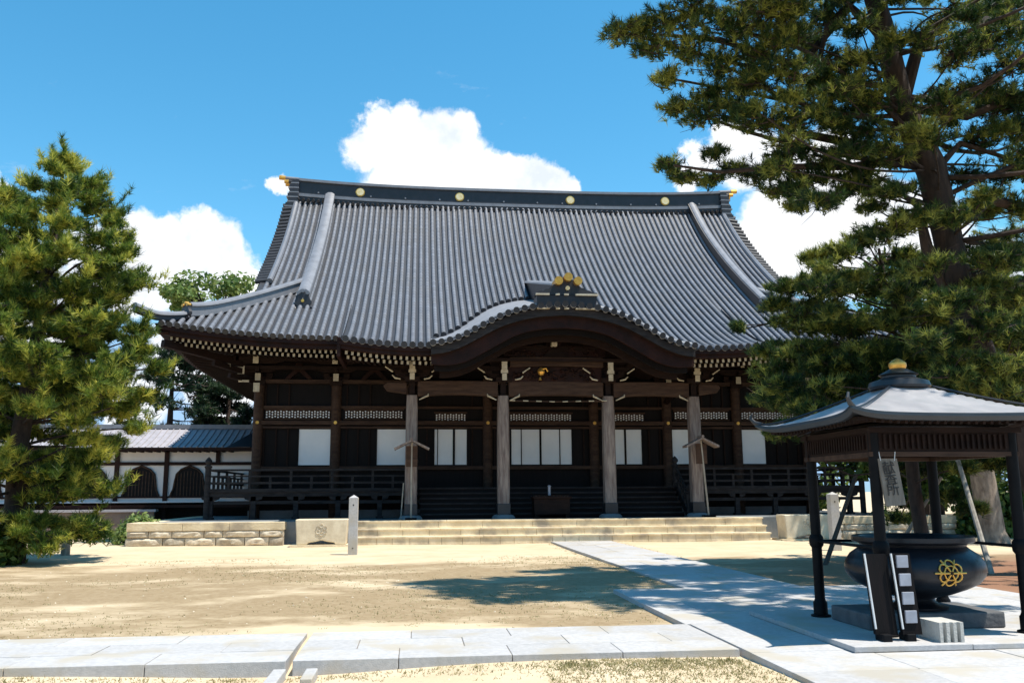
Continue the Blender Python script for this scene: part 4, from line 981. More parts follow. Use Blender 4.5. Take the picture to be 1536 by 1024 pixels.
for (x0, x1, y0, y1) in ((XL-.07, XR+.07, YF-.05, YF+.05), (XL-.07, XR+.07, YB-.05, YB+.05), (XL-.05, XL+.05, YF+.05, YB-.05), (XR-.05, XR+.05, YF+.05, YB-.05)):
    p = MB(); p.box(x0, x1, y0, y1, 1.98, 2.03, 1); p.box(x0+.01, x1-.01, y0+.012, y1-.012, 2.03, 2.24); p.box(x0-.02, x1+.02, y0-.03, y1+.03, 2.24, 2.30)
    alongx = (x1-x0) > .5
    for i in range(23):
        if alongx: t = XL+.1+i*(XR-XL-.2)/22; p.box(t-.012, t+.012, y0-.02, y0+.012, 2.06, 2.22, 0)
        else: t = YF+.1+i*(YB-YF-.2)/22; p.box(x0-.02, x0+.012, t-.012, t+.012, 2.06, 2.22, 0)
    p.build('head_beam', [M['black'] if 0 else M['wood'], M['mid_wood']], PV)
p = MB()
for i in range(27):
    u = -.92+i*1.84/26
    for (a, b_, dx, dy) in ((u*HW, -HW*.93, 0, 1), (u*HW, HW*.93, 0, -1), (-HW*.93, u*HW, 1, 0), (HW*.93, u*HW, -1, 0)):
        p.bar((CX+a, CYP+b_, 2.33+.05*u**4), (CX+a+dx*.5, CYP+b_+dy*.5, 2.40), .03, .04)
p.build('pavilion_rafters', M['wood'], PV)
p = MB(); p.box(XL, XR, YF, YB, 2.32, 2.34); p.build('ceiling', M['black'], PV)

# burner
BU = thing('incense_burner', 'round black bronze incense burner with gold crest under the pavilion', 'incense burner', (CX, CYP, .37))
b = MB(); prof = [(.22, .0), (.34, .005), (.345, .035), (.26, .06), (.21, .10), (.20, .13), (.26, .155), (.40, .19), (.56, .25), (.69, .31), (.765, .39), (.785, .45), (.77, .52), (.71, .59), (.62, .64), (.585, .665), (.60, .69), (.67, .705), (.685, .72), (.685, .765), (.66, .775), (.60, .77), (.56, .70), (.3, .66), (.02, .65)]
b.lathe([(r_*.985, (z_-.03*math.sin(math.pi*min(z_/.66, 1)))*1.08) for r_, z_ in prof], (CX, CYP, .25), 56)
b.build('bowl', M['burner'], BU, smooth=True)
c_ = MB(); ez, ey, ex, R = .715, 0, 5.83, .155
def on_bowl(x, z):  # y of the bowl surface
    zz = (z-.25)/1.08+.025; rr_ = np.interp(zz, [.19, .25, .31, .39, .45, .52, .59, .64], [.40, .56, .69, .765, .785, .77, .71, .62])*.985
    return CYP-math.sqrt(max(.01, rr_**2-(x-CX)**2))-.022
def ct(pts, r_): c_.tube([(ex+a, on_bowl(ex+a, ez+b_), ez+b_) for a, b_ in pts], r_, 6)
for k in range(6):
    t0 = math.pi/6+k*math.pi/3; ct([(R*.55*math.cos(t0)+R*.33*math.cos(q), R*.55*math.sin(t0)+R*.33*math.sin(q)) for q in np.linspace(t0-2.0, t0+2.0, 9)], .010)
for k in range(6):
    t0 = k*math.pi/3; 
    ct([(R*.12*math.cos(t0), R*.12*math.sin(t0)), (R*.5*math.cos(t0), R*.5*math.sin(t0)), (R*(1.15 if k in (0, 3) else 1.0)*math.cos(t0), R*(1.15 if k in (0, 3) else 1.0)*math.sin(t0))], .010)
ct([(R*.5*math.cos(q), R*.5*math.sin(q)) for q in np.linspace(0, 2*math.pi, 14)], .008)
c_.build('gold_crest', M['gold'], BU)
b = MB(); b.box(CX-.82, CX+.80, 9.72, 10.65, ZS, .25); tag(b.build('burner_pedestal', M['dark_stone'], bevel=.02), 'grey stone slab pedestal carrying the black incense burner', 'pedestal')
# hanging sign
SG = thing('hanging_sign', 'weathered wooden sign board with brushed characters hung from pavilion beam', 'sign', (5.17, 9.3, 1.98))
b = MB(); b.add([(5.045, 9.30, 1.955), (5.27, 9.30, 1.955), (5.30, 9.24, 1.455), (5.075, 9.24, 1.44), (5.045, 9.325, 1.955), (5.27, 9.325, 1.955), (5.30, 9.265, 1.455), (5.075, 9.265, 1.44)],
      [(3, 2, 1, 0), (4, 5, 6, 7), (0, 1, 5, 4), (1, 2, 6, 5), (2, 3, 7, 6), (3, 0, 4, 7)]); b.build('board', M['board'], SG)
b = MB(); b.tube([(5.08, 9.30, 1.93), (5.07, 9.31, 2.03)], .005, 6); b.tube([(5.24, 9.30, 1.93), (5.26, 9.31, 2.03)], .005, 6); b.build('cord', M['alu'], SG)
try:
    cu = bpy.data.curves.new('characters', 'FONT'); cu.body = '献\n香\n所'; cu.size = .15; cu.space_line = .78; cu.align_x = 'CENTER'; cu.extrude = .0015
    to = bpy.data.objects.new('tmp', cu); C.objects.link(to); bpy.context.view_layer.update()
    dg = bpy.context.evaluated_depsgraph_get(); me = bpy.data.meshes.new_from_object(to.evaluated_get(dg)); bpy.data.objects.remove(to)
    me.name = 'characters'; ang = math.atan2(.06, .5)
    R_ = Matrix.Translation((5.16, 9.272, 1.80)) @ Matrix.Rotation(math.radians(90)-ang, 4, 'X') @ Matrix.Rotation(math.radians(4), 4, 'Z'); me.transform(R_)
    me.materials.clear(); link('characters', me, M['ink'], SG)
except Exception as ex_: print('text failed', ex_)
# rack leaning by the front post
RK = thing('incense_rack', 'dark narrow rack with pale edge strips and four grey plates by front post', 'rack', (4.95, 9.1, ZS))
def lean(x, z): return x+(.95-z)*.05
b = MB()
for x0, x1, yy in ((4.72, 4.955, 9.12), (4.99, 5.20, 9.08)):
    b.add([(lean(x0, .14), yy-.06, .14), (lean(x1, .14), yy-.06, .14), (lean(x1, .95), yy, .95), (lean(x0, .95), yy, .95), (lean(x0, .14), yy+.0, .14), (lean(x1, .14), yy+.0, .14), (lean(x1, .95), yy+.05, .95), (lean(x0, .95), yy+.05, .95)],
          [(0, 1, 2, 3), (7, 6, 5, 4), (0, 4, 5, 1), (1, 5, 6, 2), (2, 6, 7, 3), (3, 7, 4, 0)])
b.build('panel', M['black'], RK)
for x, yy in ((4.715, 9.12), (4.985, 9.075)):
    s_ = MB(); s_.bar((lean(x, .2), yy-.07, .2), (lean(x, .95), yy-.01, .955), .014, .02, upv=(0, 1, 0)); s_.build('edge_strip', M['alu'], RK)
for k in range(4):
    z = .87-k*.185; s_ = MB(); xx = lean(5.035, z); t = (z-.14)/.81; yy = 9.02+.06*t-.012
    s_.box(xx, xx+.125, yy-.012, yy+.012, z-.06, z+.065); s_.build('plate', M['plate'], RK, bevel=.004)
for x in (4.80, 5.06): s_ = MB(); s_.box(lean(x, .1)-.05, lean(x, .1)+.05, 8.98, 9.16, ZS, .15); s_.build('foot', M['iron'], RK, bevel=.01)
# fluted concrete block
b = MB(); x0, x1, y0, y1 = 5.335, 5.60, 8.86, 9.28; pts = []
nfl = 4; wdt = (x1-x0)/(nfl-.5)
outline = []
for k in range(nfl):
    a = x0+k*wdt; outline += [(a, 0), (a+wdt*.45, 0)]
    if k < nfl-1: outline += [(a+wdt*.6, .05), (a+wdt*.9, .05)]
def sect(z, s): return [(x, y0+(d*s), z) for x, d in outline]+[(outline[-1][0], y1, z), (x0, y1, z)]
lo, hi = sect(ZS, 1.2), sect(ZS+.20, .5); n = len(lo); b.add(lo+hi, [tuple(range(n-1, -1, -1)), tuple(range(n, 2*n))]+[(i, (i+1)%n, (i+1)%n+n, i+n) for i in range(n)])
tag(b.build('fluted_block', M['concrete']), 'small pale concrete block with fluted front at pavilion edge', 'concrete block')

# ------------------------------------------------------------------ trees
def tri_mesh(name, V, mt, parent, tint=None):
    """V: (n,k,3) separate polygons"""
    n, k = V.shape[0], V.shape[1]; me = bpy.data.meshes.new(name)
    me.vertices.add(n*k); me.vertices.foreach_set('co', V.reshape(-1).astype(np.float32))
    me.loops.add(n*k); me.loops.foreach_set('vertex_index', np.arange(n*k, dtype=np.int32))
    me.polygons.add(n); me.polygons.foreach_set('loop_start', np.arange(0, n*k, k, dtype=np.int32)); me.polygons.foreach_set('loop_total', np.full(n, k, dtype=np.int32))
    me.update(calc_edges=True)
    at_ = me.attributes.new('tint', 'FLOAT', 'FACE'); at_.data.foreach_set('value', (rng.uniform(0, 1, n) if tint is None else tint).astype(np.float32))
    return link(name, me, mt, parent)
def unit(v): return v/(np.linalg.norm(v, axis=-1, keepdims=True)+1e-9)
def needles(Pp, D, L, nb, wid, spread=(.15, 1.3)):
    n = len(Pp); D = unit(D); a = unit(np.cross(D, rng.normal(size=(n, 3)))); b = np.cross(D, a)
    th = rng.uniform(0, 2*math.pi, (n, nb, 1)); ph = rng.uniform(spread[0], spread[1], (n, nb, 1))
    dr = np.cos(ph)*D[:, None]+np.sin(ph)*(np.cos(th)*a[:, None]+np.sin(th)*b[:, None])
    base = Pp[:, None]-D[:, None]*L[:, None, None]*rng.uniform(0, .9, (n, nb, 1))
    ln = L[:, None, None]*rng.uniform(.7, 1.1, (n, nb, 1)); side = unit(np.cross(dr, rng.normal(size=(n, nb, 3))))*wid
    V = np.stack([base-side, base+side, base+dr*ln], 2); return V.reshape(-1, 3, 3)
class Tree:
    def __init__(s): s.P = []; s.D = []; s.br = MB(); s.tr = MB()
    def curve(s, a, b, sag, n=6):
        a = np.array(a, float); b = np.array(b, float); side = rng.normal(size=3)*np.linalg.norm(b-a)*.06
        return [a+(b-a)*t+np.array([0, 0, sag])*math.sin(math.pi*t)+side*math.sin(math.pi*t) for t in np.linspace(0, 1, n)]
    def pad(s, c, r, origin, flat=.35, nb=9, step=.11, limb=True, lr=.05, sag=None, tw=.012):
        """foliage pad at c of radius r fed by a limb from origin; tufts ride on its branchlets"""
        c = np.array(c, float); o = np.array(origin, float); L = np.linalg.norm(c-o)
        if limb:
            pts = s.curve(o, c, (rng.uniform(-.12, .08)*L if sag is None else sag), 7); s.br.tube(pts, list(np.linspace(lr, lr*.35, 7)), 6)
        outd = unit(c-o); outd[2] *= .3
        for k in range(nb):
            az = rng.uniform(0, 2*math.pi); d = np.array([math.cos(az), math.sin(az), rng.uniform(-.25, .45)])*1.0+outd*.45
            d = unit(d); ln = r*rng.uniform(.55, 1.1)
            e = c+d*ln*np.array([1, 1, flat+.2]); st_ = c+rng.normal(size=3)*r*.15
            pts = s.curve(st_, e, ln*rng.uniform(-.12, .12), 5); s.br.tube(pts, list(np.linspace(tw*1.6, tw*.6, 5)), 4, cap=False)
            if k % 5 == 0:
                w_ = c+unit(d+rng.normal(size=3)*.5)*ln*1.25; s.br.tube([c, (c+w_)/2+rng.normal(size=3)*.05, w_], [tw*.9, tw*.6, tw*.3], 4, cap=False)
            m = max(3, int(ln/step))
            for q in np.linspace(.18, 1.02, m):
                i = min(3, int(q*4)); f = q*4-i; p = pts[i]*(1-f)+pts[i+1]*f if q <= 1 else pts[4]
                for _ in range(1 if q < .95 else 2):
                    s.P.append(p+rng.normal(size=3)*np.array([.07, .07, .05])*r**.5); s.D.append(unit(d*rng.uniform(.2, 1.)+np.array([0, 0, rng.uniform(.25, 1.2)])+rng.normal(size=3)*.35))
    def finish(s, name, label, cat, loc, nmat, bmat, nl=.17, nb=13, wid=.0075, group=None, clumpname='needles'):
        T_ = thing(name, label, cat, loc, group)
        s.tr.build('trunk', bmat, T_, smooth=True)
        if s.br.v: s.br.build('branches', bmat, T_, smooth=True)
        Pp = np.array(s.P); D = np.array(s.D); L = rng.uniform(.55, 1.3, len(Pp))*nl
        tri_mesh('crown', needles(Pp, D, L, nb, wid), nmat, T_, np.clip(np.repeat(rng.uniform(0, 1, len(Pp))**1.5, nb)+rng.normal(size=len(Pp)*nb)*.12, 0, 1)); print(name, len(Pp)); return T_

# big pine at the right
t = Tree()
tp = [at(1618, 868, 16.4), at(1548, 690, 16.4), at(1482, 560, 16.4), at(1445, 470, 16.5), at(1420, 350, 16.5), at(1396, 250, 16.5), at(1352, 160, 16.5), at(1330, 60, 16.4), at(1300, -40, 16.2), at(1255, -170, 15.9), at(1235, -300, 15.6)]
tp[0][2] = -.1
t.tr.tube(tp, [.44, .33, .30, .29, .28, .30, .25, .22, .19, .14, .08], 14)
def tz(z): # trunk point at height z
    zz = [p_[2] for p_ in tp]; return np.array([np.interp(z, zz, [p_[k] for p_ in tp]) for k in range(3)])
pads = [ # px, py, depth, radius
 (935,48,16.6,.35),(962,40,16.6,.35),(985,70,16.6,.45),(1010,35,16.4,.5),(1040,75,16.5,.5),(1050,15,16.2,.6),(1095,45,16.0,.7),(1090,100,16.4,.5),(1140,20,15.8,.7),(1145,80,16.2,.7),(1190,55,16.8,.7),(1190,110,16.0,.6),(1240,25,16.4,.6),(1240,90,17.4,.5),
 (1005,118,17.2,.3),(1020,160,17.2,.35),(1055,172,17.0,.45),(1075,140,16.8,.4),(1110,165,16.8,.55),(1150,180,16.6,.55),(1195,180,16.6,.55),(1235,160,16.2,.5),(1130,125,16.5,.5),(1215,130,16.2,.5),
 (1005,245,17.6,.3),(1035,262,17.5,.35),(1072,268,17.4,.35),(1075,228,17.3,.25),(1110,252,17.2,.35),(1150,262,17.0,.45),(1185,235,16.8,.45),(1180,285,16.9,.4),(1215,265,16.6,.45),(1245,300,16.5,.4),(1250,235,16.2,.5),(1290,275,16.2,.5),(1290,200,15.8,.55),(1320,150,15.6,.5),(1325,230,15.6,.5),(1285,130,15.8,.5),(1340,290,15.6,.45),(1200,305,16.8,.3),
 (1380,60,15.4,.45),(1430,85,15.5,.6),(1475,60,15.8,.7),(1520,95,15.6,.7),(1455,135,16.4,.6),(1500,160,16.6,.7),(1535,200,16.2,.7),(1410,160,15.4,.5),(1460,215,16.6,.6),(1510,260,16.6,.6),(1440,265,17.0,.5),(1545,30,16,.8),(1425,15,16.6,.5),(1500,10,17,.6),(1535,310,16.4,.6),(1480,310,17.0,.5),(1545,380,16.2,.6),(1500,370,17.4,.5),
 (1395,400,15.5,.5),(1420,450,15.2,.5),(1460,500,15.2,.5),(1490,545,15.2,.5),(1440,540,15.4,.45),(1530,560,15.2,.5),(1520,500,15.3,.5),(1345,340,15.6,.45),(1380,320,15.3,.4),(1430,330,15.4,.4),(1400,370,15.3,.4),(1340,60,15.4,.3),(1300,90,15.6,.45),(1290,40,15.8,.4),(1360,200,15.3,.45),(1400,210,15.2,.45),(1470,430,16.0,.5),(1520,450,15.8,.6),(1330,350,17,.35)]
tpx = lambda y: float(np.interp(y, [0, 50, 160, 250, 350, 480, 560], [1305, 1325, 1352, 1396, 1420, 1445, 1482]))
for px, py, Y, r in pads:
    if abs(px-tpx(py)) < 26 and py < 420 and not 150 < py < 235 and random.random() < .6: continue
    if px < 1200 and py < 200: Y -= .9
    c = at(px, py, Y); o = tz(min(c[2]-random.uniform(.2, 1.6), 14)); t.pad(c, r*1.22, o, nb=int(12+13*r), lr=.02+.008*np.linalg.norm(c-o), limb=random.random() < .4, step=.12)
ins = lambda x, y: not (x < 1180 and y > 200 and y < 330) and not (1120 < x < 1290 and y > 300)
k = 0
while k < 66:
    px, py = random.uniform(1075, 1560), random.uniform(-20, 360)
    if abs(px-tpx(py)) < 34 or px < 1300 and py > 300 or px < 1160 and py > 190 or (px < 1420 and py > 340): continue
    k += 1; c = at(px, py, random.uniform(14.6, 18.2)); t.pad(c, random.uniform(.28, .5), tz(min(c[2]-.5, 14)), nb=13, lr=.03, limb=random.random() < .3, step=.12)
for i in range(16):
    px, py = random.uniform(1380, 1560), random.uniform(340, 640); c = at(px, py, random.uniform(14.9, 16.0)); t.pad(c, random.uniform(.3, .5), tz(min(c[2]-.3, 14)), nb=13, lr=.03, limb=random.random() < .3, step=.12)
for i in range(9):
    t.pad(np.array([random.uniform(7.2, 8.9), random.uniform(8.8, 9.7), random.uniform(9.3, 9.9)]), .45, tz(9.9), nb=16, limb=False)
# named big limbs seen against the sky
for pl_, rr_ in (([(1352,160),(1380,60),(1412,45)],[.16,.12,.07]), ([(1330,60),(1275,10),(1200,100),(1080,60),(960,50)],[.15,.1,.08,.06,.02]), ([(1395,250),(1330,225),(1200,200),(1090,160),(1020,150)],[.15,.11,.08,.05,.02]),
                 ([(1420,345),(1370,235),(1280,250),(1180,250),(1080,258),(1010,248)],[.12,.11,.09,.06,.04,.02]), ([(1420,340),(1480,300),(1536,310),(1600,330)],[.13,.11,.1,.08]), ([(1420,90),(1480,30),(1560,40)],[.10,.09,.08]), ([(1352,160),(1450,175),(1540,140)],[.12,.09,.06]),
                 ([(1400,260),(1440,215),(1520,240)],[.09,.06,.04]), ([(1440,470),(1390,370),(1375,300)],[.16,.12,.06]), ([(1300,-20),(1240,40),(1225,110),(1210,150)],[.08,.06,.05,.03])):
    t.br.tube([at(a, b_, 16.5+.25*math.sin(i*2+a)) for i, (a, b_) in enumerate(pl_)], rr_, 8)
# crown above the frame and toward the forecourt
def above_frame(c, m=55):
    while True:
        d = c-np.array([0, 0, EYE]); yy = 512-F*(d@up)/(d@fw)
        if yy < -m or d@fw < 0: return c
        c[2] += .15
for i in range(44):
    a = random.uniform(0, 6.28); q = random.uniform(.3, 1); c = np.array([8.4+3.6*q*math.cos(a), 14.4+2.6*q*math.sin(a), random.uniform(11.0, 14.0)])
    above_frame(c, 75); o = tz(min(c[2]-.8, 13.5)); t.pad(c, random.uniform(.5, .85), o, nb=20, lr=.04, limb=False)
for i in range(44):
    c = np.array([random.uniform(6.2, 11.5), random.uniform(9.6, 13.5), 7.0+random.uniform(0, 1.2)])
    above_frame(c, 90); t.pad(c, random.uniform(.5, .8), tz(c[2]+.3), nb=20, lr=.04, limb=False)
for i in range(18):
    c = np.array([random.uniform(4.2, 7.4), random.uniform(12.6, 15.6), 9.0+random.uniform(0, 1.0)]); above_frame(c, 70); t.pad(c, random.uniform(.5, .75), tz(c[2]), nb=22, lr=.04, limb=False)
for i in range(16):   # low boughs to the right, outside the frame
    c = np.array([random.uniform(11.5, 15), random.uniform(13.5, 19), random.uniform(6, 12)]); t.pad(c, .7, tz(c[2]-.8), nb=12, lr=.06)
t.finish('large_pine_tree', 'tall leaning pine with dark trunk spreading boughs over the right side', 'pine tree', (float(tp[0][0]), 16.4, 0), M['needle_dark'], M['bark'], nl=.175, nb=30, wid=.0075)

# second pine behind the pavilion, propped by poles
t = Tree(); tb = [np.array([11.75, 19.8, -.1]), np.array([11.6, 19.8, 1.5]), np.array([11.5, 19.7, 3.2]), np.array([11.9, 19.8, 5.0]), np.array([11.4, 20, 6.6]), np.array([11.3, 20, 7.5])]
t.tr.tube(tb, [.17, .15, .14, .11, .07, .03], 10)
def tb_(z): return np.array([np.interp(z, [p_[2] for p_ in tb], [p_[k] for p_ in tb]) for k in range(3)])
pads2 = [(1110,488,20.6,.13),(1165,455,20.4,.3),(1180,430,20.2,.35),(1210,425,20,.45),(1225,385,20,.3),(1262,378,19.8,.45),(1300,360,20,.5),(1345,385,20,.5),(1270,430,19.4,.5),(1320,430,19.6,.6),(1375,430,20,.6),(1195,480,20,.5),(1240,490,19.4,.6),(1290,490,19,.6),(1350,480,19,.6),(1405,480,19.2,.6),
 (1160,525,20.4,.4),(1175,555,20.2,.5),(1205,530,19.6,.6),(1250,545,19,.6),(1300,545,18.6,.6),(1350,540,18.6,.6),(1400,540,18.8,.6),(1455,520,19,.6),(1160,595,20.8,.45),(1200,600,20,.6),(1240,600,19.6,.6),(1290,600,19,.6),(1340,590,19,.5),(1400,590,18.8,.5),(1450,585,19,.6),(1505,560,19,.7),(1500,490,19.5,.7),(1535,520,19.6,.7),(1510,610,19.2,.6),(1190,640,20.8,.4),
 (1440,700,18.6,.28),(1470,695,18.9,.3),(1500,690,18.6,.3),(1420,740,19.4,.3),(1455,760,19.6,.25),(1340,700,21,.4),(1360,750,21.4,.35),(1390,700,20.8,.5),(1350,775,22,.25)]
for px, py, Y, r in pads2:
    c = at(px, py, Y); t.pad(c, r*1.35, tb_(max(1.6, c[2]-random.uniform(.1, .9))), nb=int(18+18*r), lr=.03, step=.12, limb=random.random() < .7)
t.br.tube([at(1185, 468, 20.4), at(1150, 486, 20.5), at(1112, 494, 20.6)], [.035, .025, .012], 6)
for i in range(110):
    px, py = random.uniform(1165, 1560), random.uniform(395, 660)
    if px < 1230 and py < 440 or (px < 1195 and 445 < py < 500): continue
    c = at(px, py, random.uniform(17.6, 21.5)); t.pad(c, random.uniform(.35, .6), tb_(max(1.6, c[2]-.4)), nb=15, lr=.03, step=.12, limb=random.random() < .35)
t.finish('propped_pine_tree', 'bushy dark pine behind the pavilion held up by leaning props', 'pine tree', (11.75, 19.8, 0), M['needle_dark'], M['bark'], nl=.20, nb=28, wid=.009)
def prop(a, b_, r, m_, label):
    q = MB(); q.tube([a, b_], [r, r*.8], 8); tag(q.build('tree_prop', m_), label, 'tree prop', 'poles propping the pine')
prop((9.21, 19.63, -.05), (10.3, 20.0, 2.0), .055, M['dark_pole'], 'dark leaning pole propping the pine, just left of the incense burner')
prop((11.41, 16.96, -.05), tuple(at(1437, 690, 18.3)), .06, M['pole'], 'bleached leaning pole propping the pine, right of the incense burner')
prop((11.9, 21.6, -.05), tuple(at(1412, 715, 20.6)), .05, M['pole'], 'shorter pale prop rising behind the incense burner rim')

# left pine: whorled conical crown
t = Tree(); bx_, by_ = -10.2, 24.2
tl = [np.array([bx_+.1, by_, -.1]), np.array([bx_, by_, 3]), np.array([bx_+.25, by_, 6]), np.array([bx_+.45, by_, 9]), np.array([bx_+.55, by_, 11.0])]
t.tr.tube(tl, [.30, .24, .17, .09, .02], 12)
def tl_(z): return np.array([np.interp(z, [p_[2] for p_ in tl], [p_[k] for p_ in tl]) for k in range(3)])
Rz = spl([.6, 1.6, 2.6, 4, 5.2, 6.4, 7.6, 8.6, 9.6, 10.4, 11.0], [1.0, 2.0, 2.55, 2.75, 2.85, 2.3, 2.1, 1.7, 1.1, .5, .12])
z = 1.0
while z < 11.0:
    R = float(Rz(z)); nbr = max(5, int(R*5.6))
    for k in range(nbr):
        a = 2*math.pi*(k+random.random())/nbr; q = R*random.uniform(.62, 1.08)
        c = tl_(z)+np.array([math.cos(a)*q, math.sin(a)*q, random.uniform(-.1, .35)*min(1, R)])
        if z < 1.6 and not (math.cos(a) > .3): continue
        r = random.uniform(.34, .6)*min(1, .45+R/3); o = tl_(max(.8, z-.35*min(1, R)))
        if random.random() < .2 and z > 2: continue
        for _k in range(2):
            e_ = c+np.array([math.cos(a)*r*1.1, math.sin(a)*r*1.1, random.uniform(.15, .5)])+rng.normal(size=3)*.15
            for q_ in np.linspace(.2, 1, 6): t.P.append(c+(e_-c)*q_); t.D.append(np.array([math.cos(a)*.3, math.sin(a)*.3, 1.0]))
        t.pad(c, r*random.uniform(.8, 1.2), o, nb=int(11+12*r), lr=.02+.01*R, step=.13, limb=(k % 2 == 0))
        if q > 1.2 and random.random() < .8:
            c2 = tl_(z)+(c-tl_(z))*random.uniform(.4, .7); t.pad(c2, r, o, nb=11, limb=False)
    z += .56
for i in range(14): c = np.array([bx_+random.uniform(.3, 2.2), by_-.6+random.uniform(-.8, .8), random.uniform(.35, 1.3)]); t.pad(c, .38, (bx_+.1, by_, 1.0), nb=10, lr=.02, limb=(i % 3 == 0))
for i in range(12): c = np.array([bx_-.4+random.uniform(-1.1, .6), by_-1+random.uniform(-.7, .5), random.uniform(.2, 1.3)]); t.pad(c, .4, (bx_, by_, .2), nb=11, limb=False)
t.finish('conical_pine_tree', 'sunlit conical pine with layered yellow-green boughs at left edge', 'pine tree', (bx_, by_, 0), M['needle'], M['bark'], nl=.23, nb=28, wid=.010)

# background trees
def leaf_tree(name, label, cat, base, h, R, zc, mt, n=9000, size=.22, trunk=.3, clumps=26, flat=.8, group=None, bmat=None):
    T_ = thing(name, label, cat, base, group); b = MB(); bx, by, bz = base
    b.tube([(bx, by, -.1), (bx+.1, by, h*.4), (bx-.1, by, h*.75)], [trunk, trunk*.8, trunk*.4], 8); b.build('trunk', bmat or M['bark'], T_, smooth=True)
    cs = []; lb = MB()
    for i in range(clumps):
        d = unit(rng.normal(size=3)); q = rng.uniform(.35, 1)**.6; c = np.array([bx, by, zc])+d*np.array([R, R, (h-zc)*flat])*q; 
        c[2] = max(c[2], zc-(h-zc)*.8); cs.append((c, R*rng.uniform(.2, .38))); lb.tube(t.curve((bx, by, zc-(h-zc)*.5), c, .2), list(np.linspace(trunk*.3, .03, 6)), 5)
    lb.build('branches', bmat or M['bark'], T_, smooth=True)
    per = n//clumps; V = []
    for c, r in cs:
        d = unit(rng.normal(size=(per, 3))); p = c+d*r*np.array([1.15, 1.15, .7])*rng.uniform(.3, 1.05, (per, 1))**.5
        nn = unit(d*.5+rng.normal(size=(per, 3))*.6+[0, 0, .6]); a = unit(np.cross(nn, rng.normal(size=(per, 3))))*size*rng.uniform(.5, 1, (per, 1)); b_ = np.cross(nn, a)*.65
        V.append(np.stack([p-a, p-b_*.9, p+a, p+b_*.9], 1))
    tri_mesh('crown', np.concatenate(V), mt, T_)
leaf_tree('broadleaf_tree', 'pale green leafy tree rising behind the left end of roof', 'broadleaf tree', (-15.0, 66, 0), 18.2, 3.4, 15.6, M['leaf'], 5200, .26, .35, 24)
leaf_tree('broadleaf_tree', 'second pale green leafy tree showing in the angle of roof and verge', 'broadleaf tree', (-10.2, 67, 0), 18.9, 2.6, 16.6, M['leaf'], 3200, .26, .3, 18)
def cedar(label, base, h, R, zb, mt, seed=0, n=26, name='dark_cedar', group='dark conifers beyond the hall'):
    tt = Tree(); bx, by, bz = base; tt.tr.tube([(bx, by, -.1), (bx, by, h)], [.35, .04], 8)
    for i in range(n):
        q = i/(n-1); z = zb+(h-zb)*q; Rr = R*(1-.75*q)*random.uniform(.8, 1.1)
        for k in range(5):
            a = random.uniform(0, 6.28); c = np.array([bx+Rr*math.cos(a), by+Rr*math.sin(a), z+random.uniform(-.4, .2)])
            tt.pad(c, .9*random.uniform(.6, 1.1), (bx, by, z-.1), nb=7, step=.26, lr=.06, tw=.03, limb=(k < 2))
    return tt.finish(name, label, 'conifer', base, mt, M['bark'], nl=.42, nb=11, wid=.03, group=group)
cedar('dark blue-green conifer below the left eave corner above the corridor roof', (-13.5, 50.5, 0), 9.6, 3.2, 3.2, M['needle_blue'], n=13)
cedar('dark conifer tucked between corridor roof and hall wall', (-10.6, 51.5, 0), 8.2, 2.4, 3.2, M['needle_blue'], n=10)
cedar('tall dark conifer behind the conical pine at far left', (-21, 50, 0), 9, 3.4, 2.5, M['needle_blue'], n=12)
k_ = 0
for (x, y, h, R, lab) in ((21.5, 36, 10, 3.6, 'dark leafy tree behind the right end of the platform'), (26, 40, 12, 4.4, 'broad dark tree at far right beyond the platform'), (24, 30, 9, 3.4, 'dark leafy tree right of the pale trunk'), (30, 36, 12, 4.5, 'large dark tree closing the right edge of the court'), (19.6, 33.6, 6.2, 2.4, 'low dark leafy tree beside the platform corner'), (33, 46, 13, 5, 'tall dark tree furthest back on the right')):
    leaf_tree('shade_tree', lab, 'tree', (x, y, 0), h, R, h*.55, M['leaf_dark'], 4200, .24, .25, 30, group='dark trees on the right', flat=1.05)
for (x, y, h, R, lab) in ((30, 62, 11, 4.6, 'far dark tree seen past the right end of the hall, nearest the hall'), (37, 60, 12, 5, 'far dark tree on the right, second beyond the hall'), (45, 58, 12, 5.2, 'far dark tree on the right, third beyond the hall'), (24.5, 58, 9.5, 4, 'far dark tree tucked behind the hall veranda end'), (40, 44, 12, 5, 'big dark tree at extreme right background')):
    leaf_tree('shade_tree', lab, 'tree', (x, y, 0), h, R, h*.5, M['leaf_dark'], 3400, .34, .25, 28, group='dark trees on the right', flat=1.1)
for (x, y, h, R, lab) in ((-24, 55, 9, 4.5, 'far dark tree behind the corridor roof at left'), (-33, 52, 9, 4.5, 'far dark tree behind the conical pine, leftmost of all')):
    leaf_tree('shade_tree', lab, 'tree', (x, y, 0), h, R, h*.5, M['leaf_dark'], 3000, .34, .25, 28, group='dark trees on the left', flat=1.1)
# pale trunk tree
T_ = thing('pale_trunk_tree', 'tree with thick pale mottled trunk seen between the right pavilion posts', 'tree', (18.3, 27, 0))
b = MB(); b.tube([(18.35, 27, -.1), (18.3, 27, .3), (18.15, 27, 2.2), (17.9, 27, 4.5), (18.0, 27.4, 8)], [.52, .40, .36, .32, .2], 14); b.build('trunk', M['bark_pale'], T_, smooth=True)
V = []
for i in range(26):
    c = np.array([18.2+rng.normal()*1.9, 27.3+rng.normal()*1.7, rng.uniform(4.0, 9.5)]); per = 130; d = unit(rng.normal(size=(per, 3))); p = c+d*rng.uniform(.3, 1, (per, 1))**.5*np.array([1, 1, .6])*1.0
    nn = unit(rng.normal(size=(per, 3))+[0, 0, .8]); a = unit(np.cross(nn, rng.normal(size=(per, 3))))*.15; b_ = np.cross(nn, a)*.6; V.append(np.stack([p-a, p-b_, p+a, p+b_], 1))
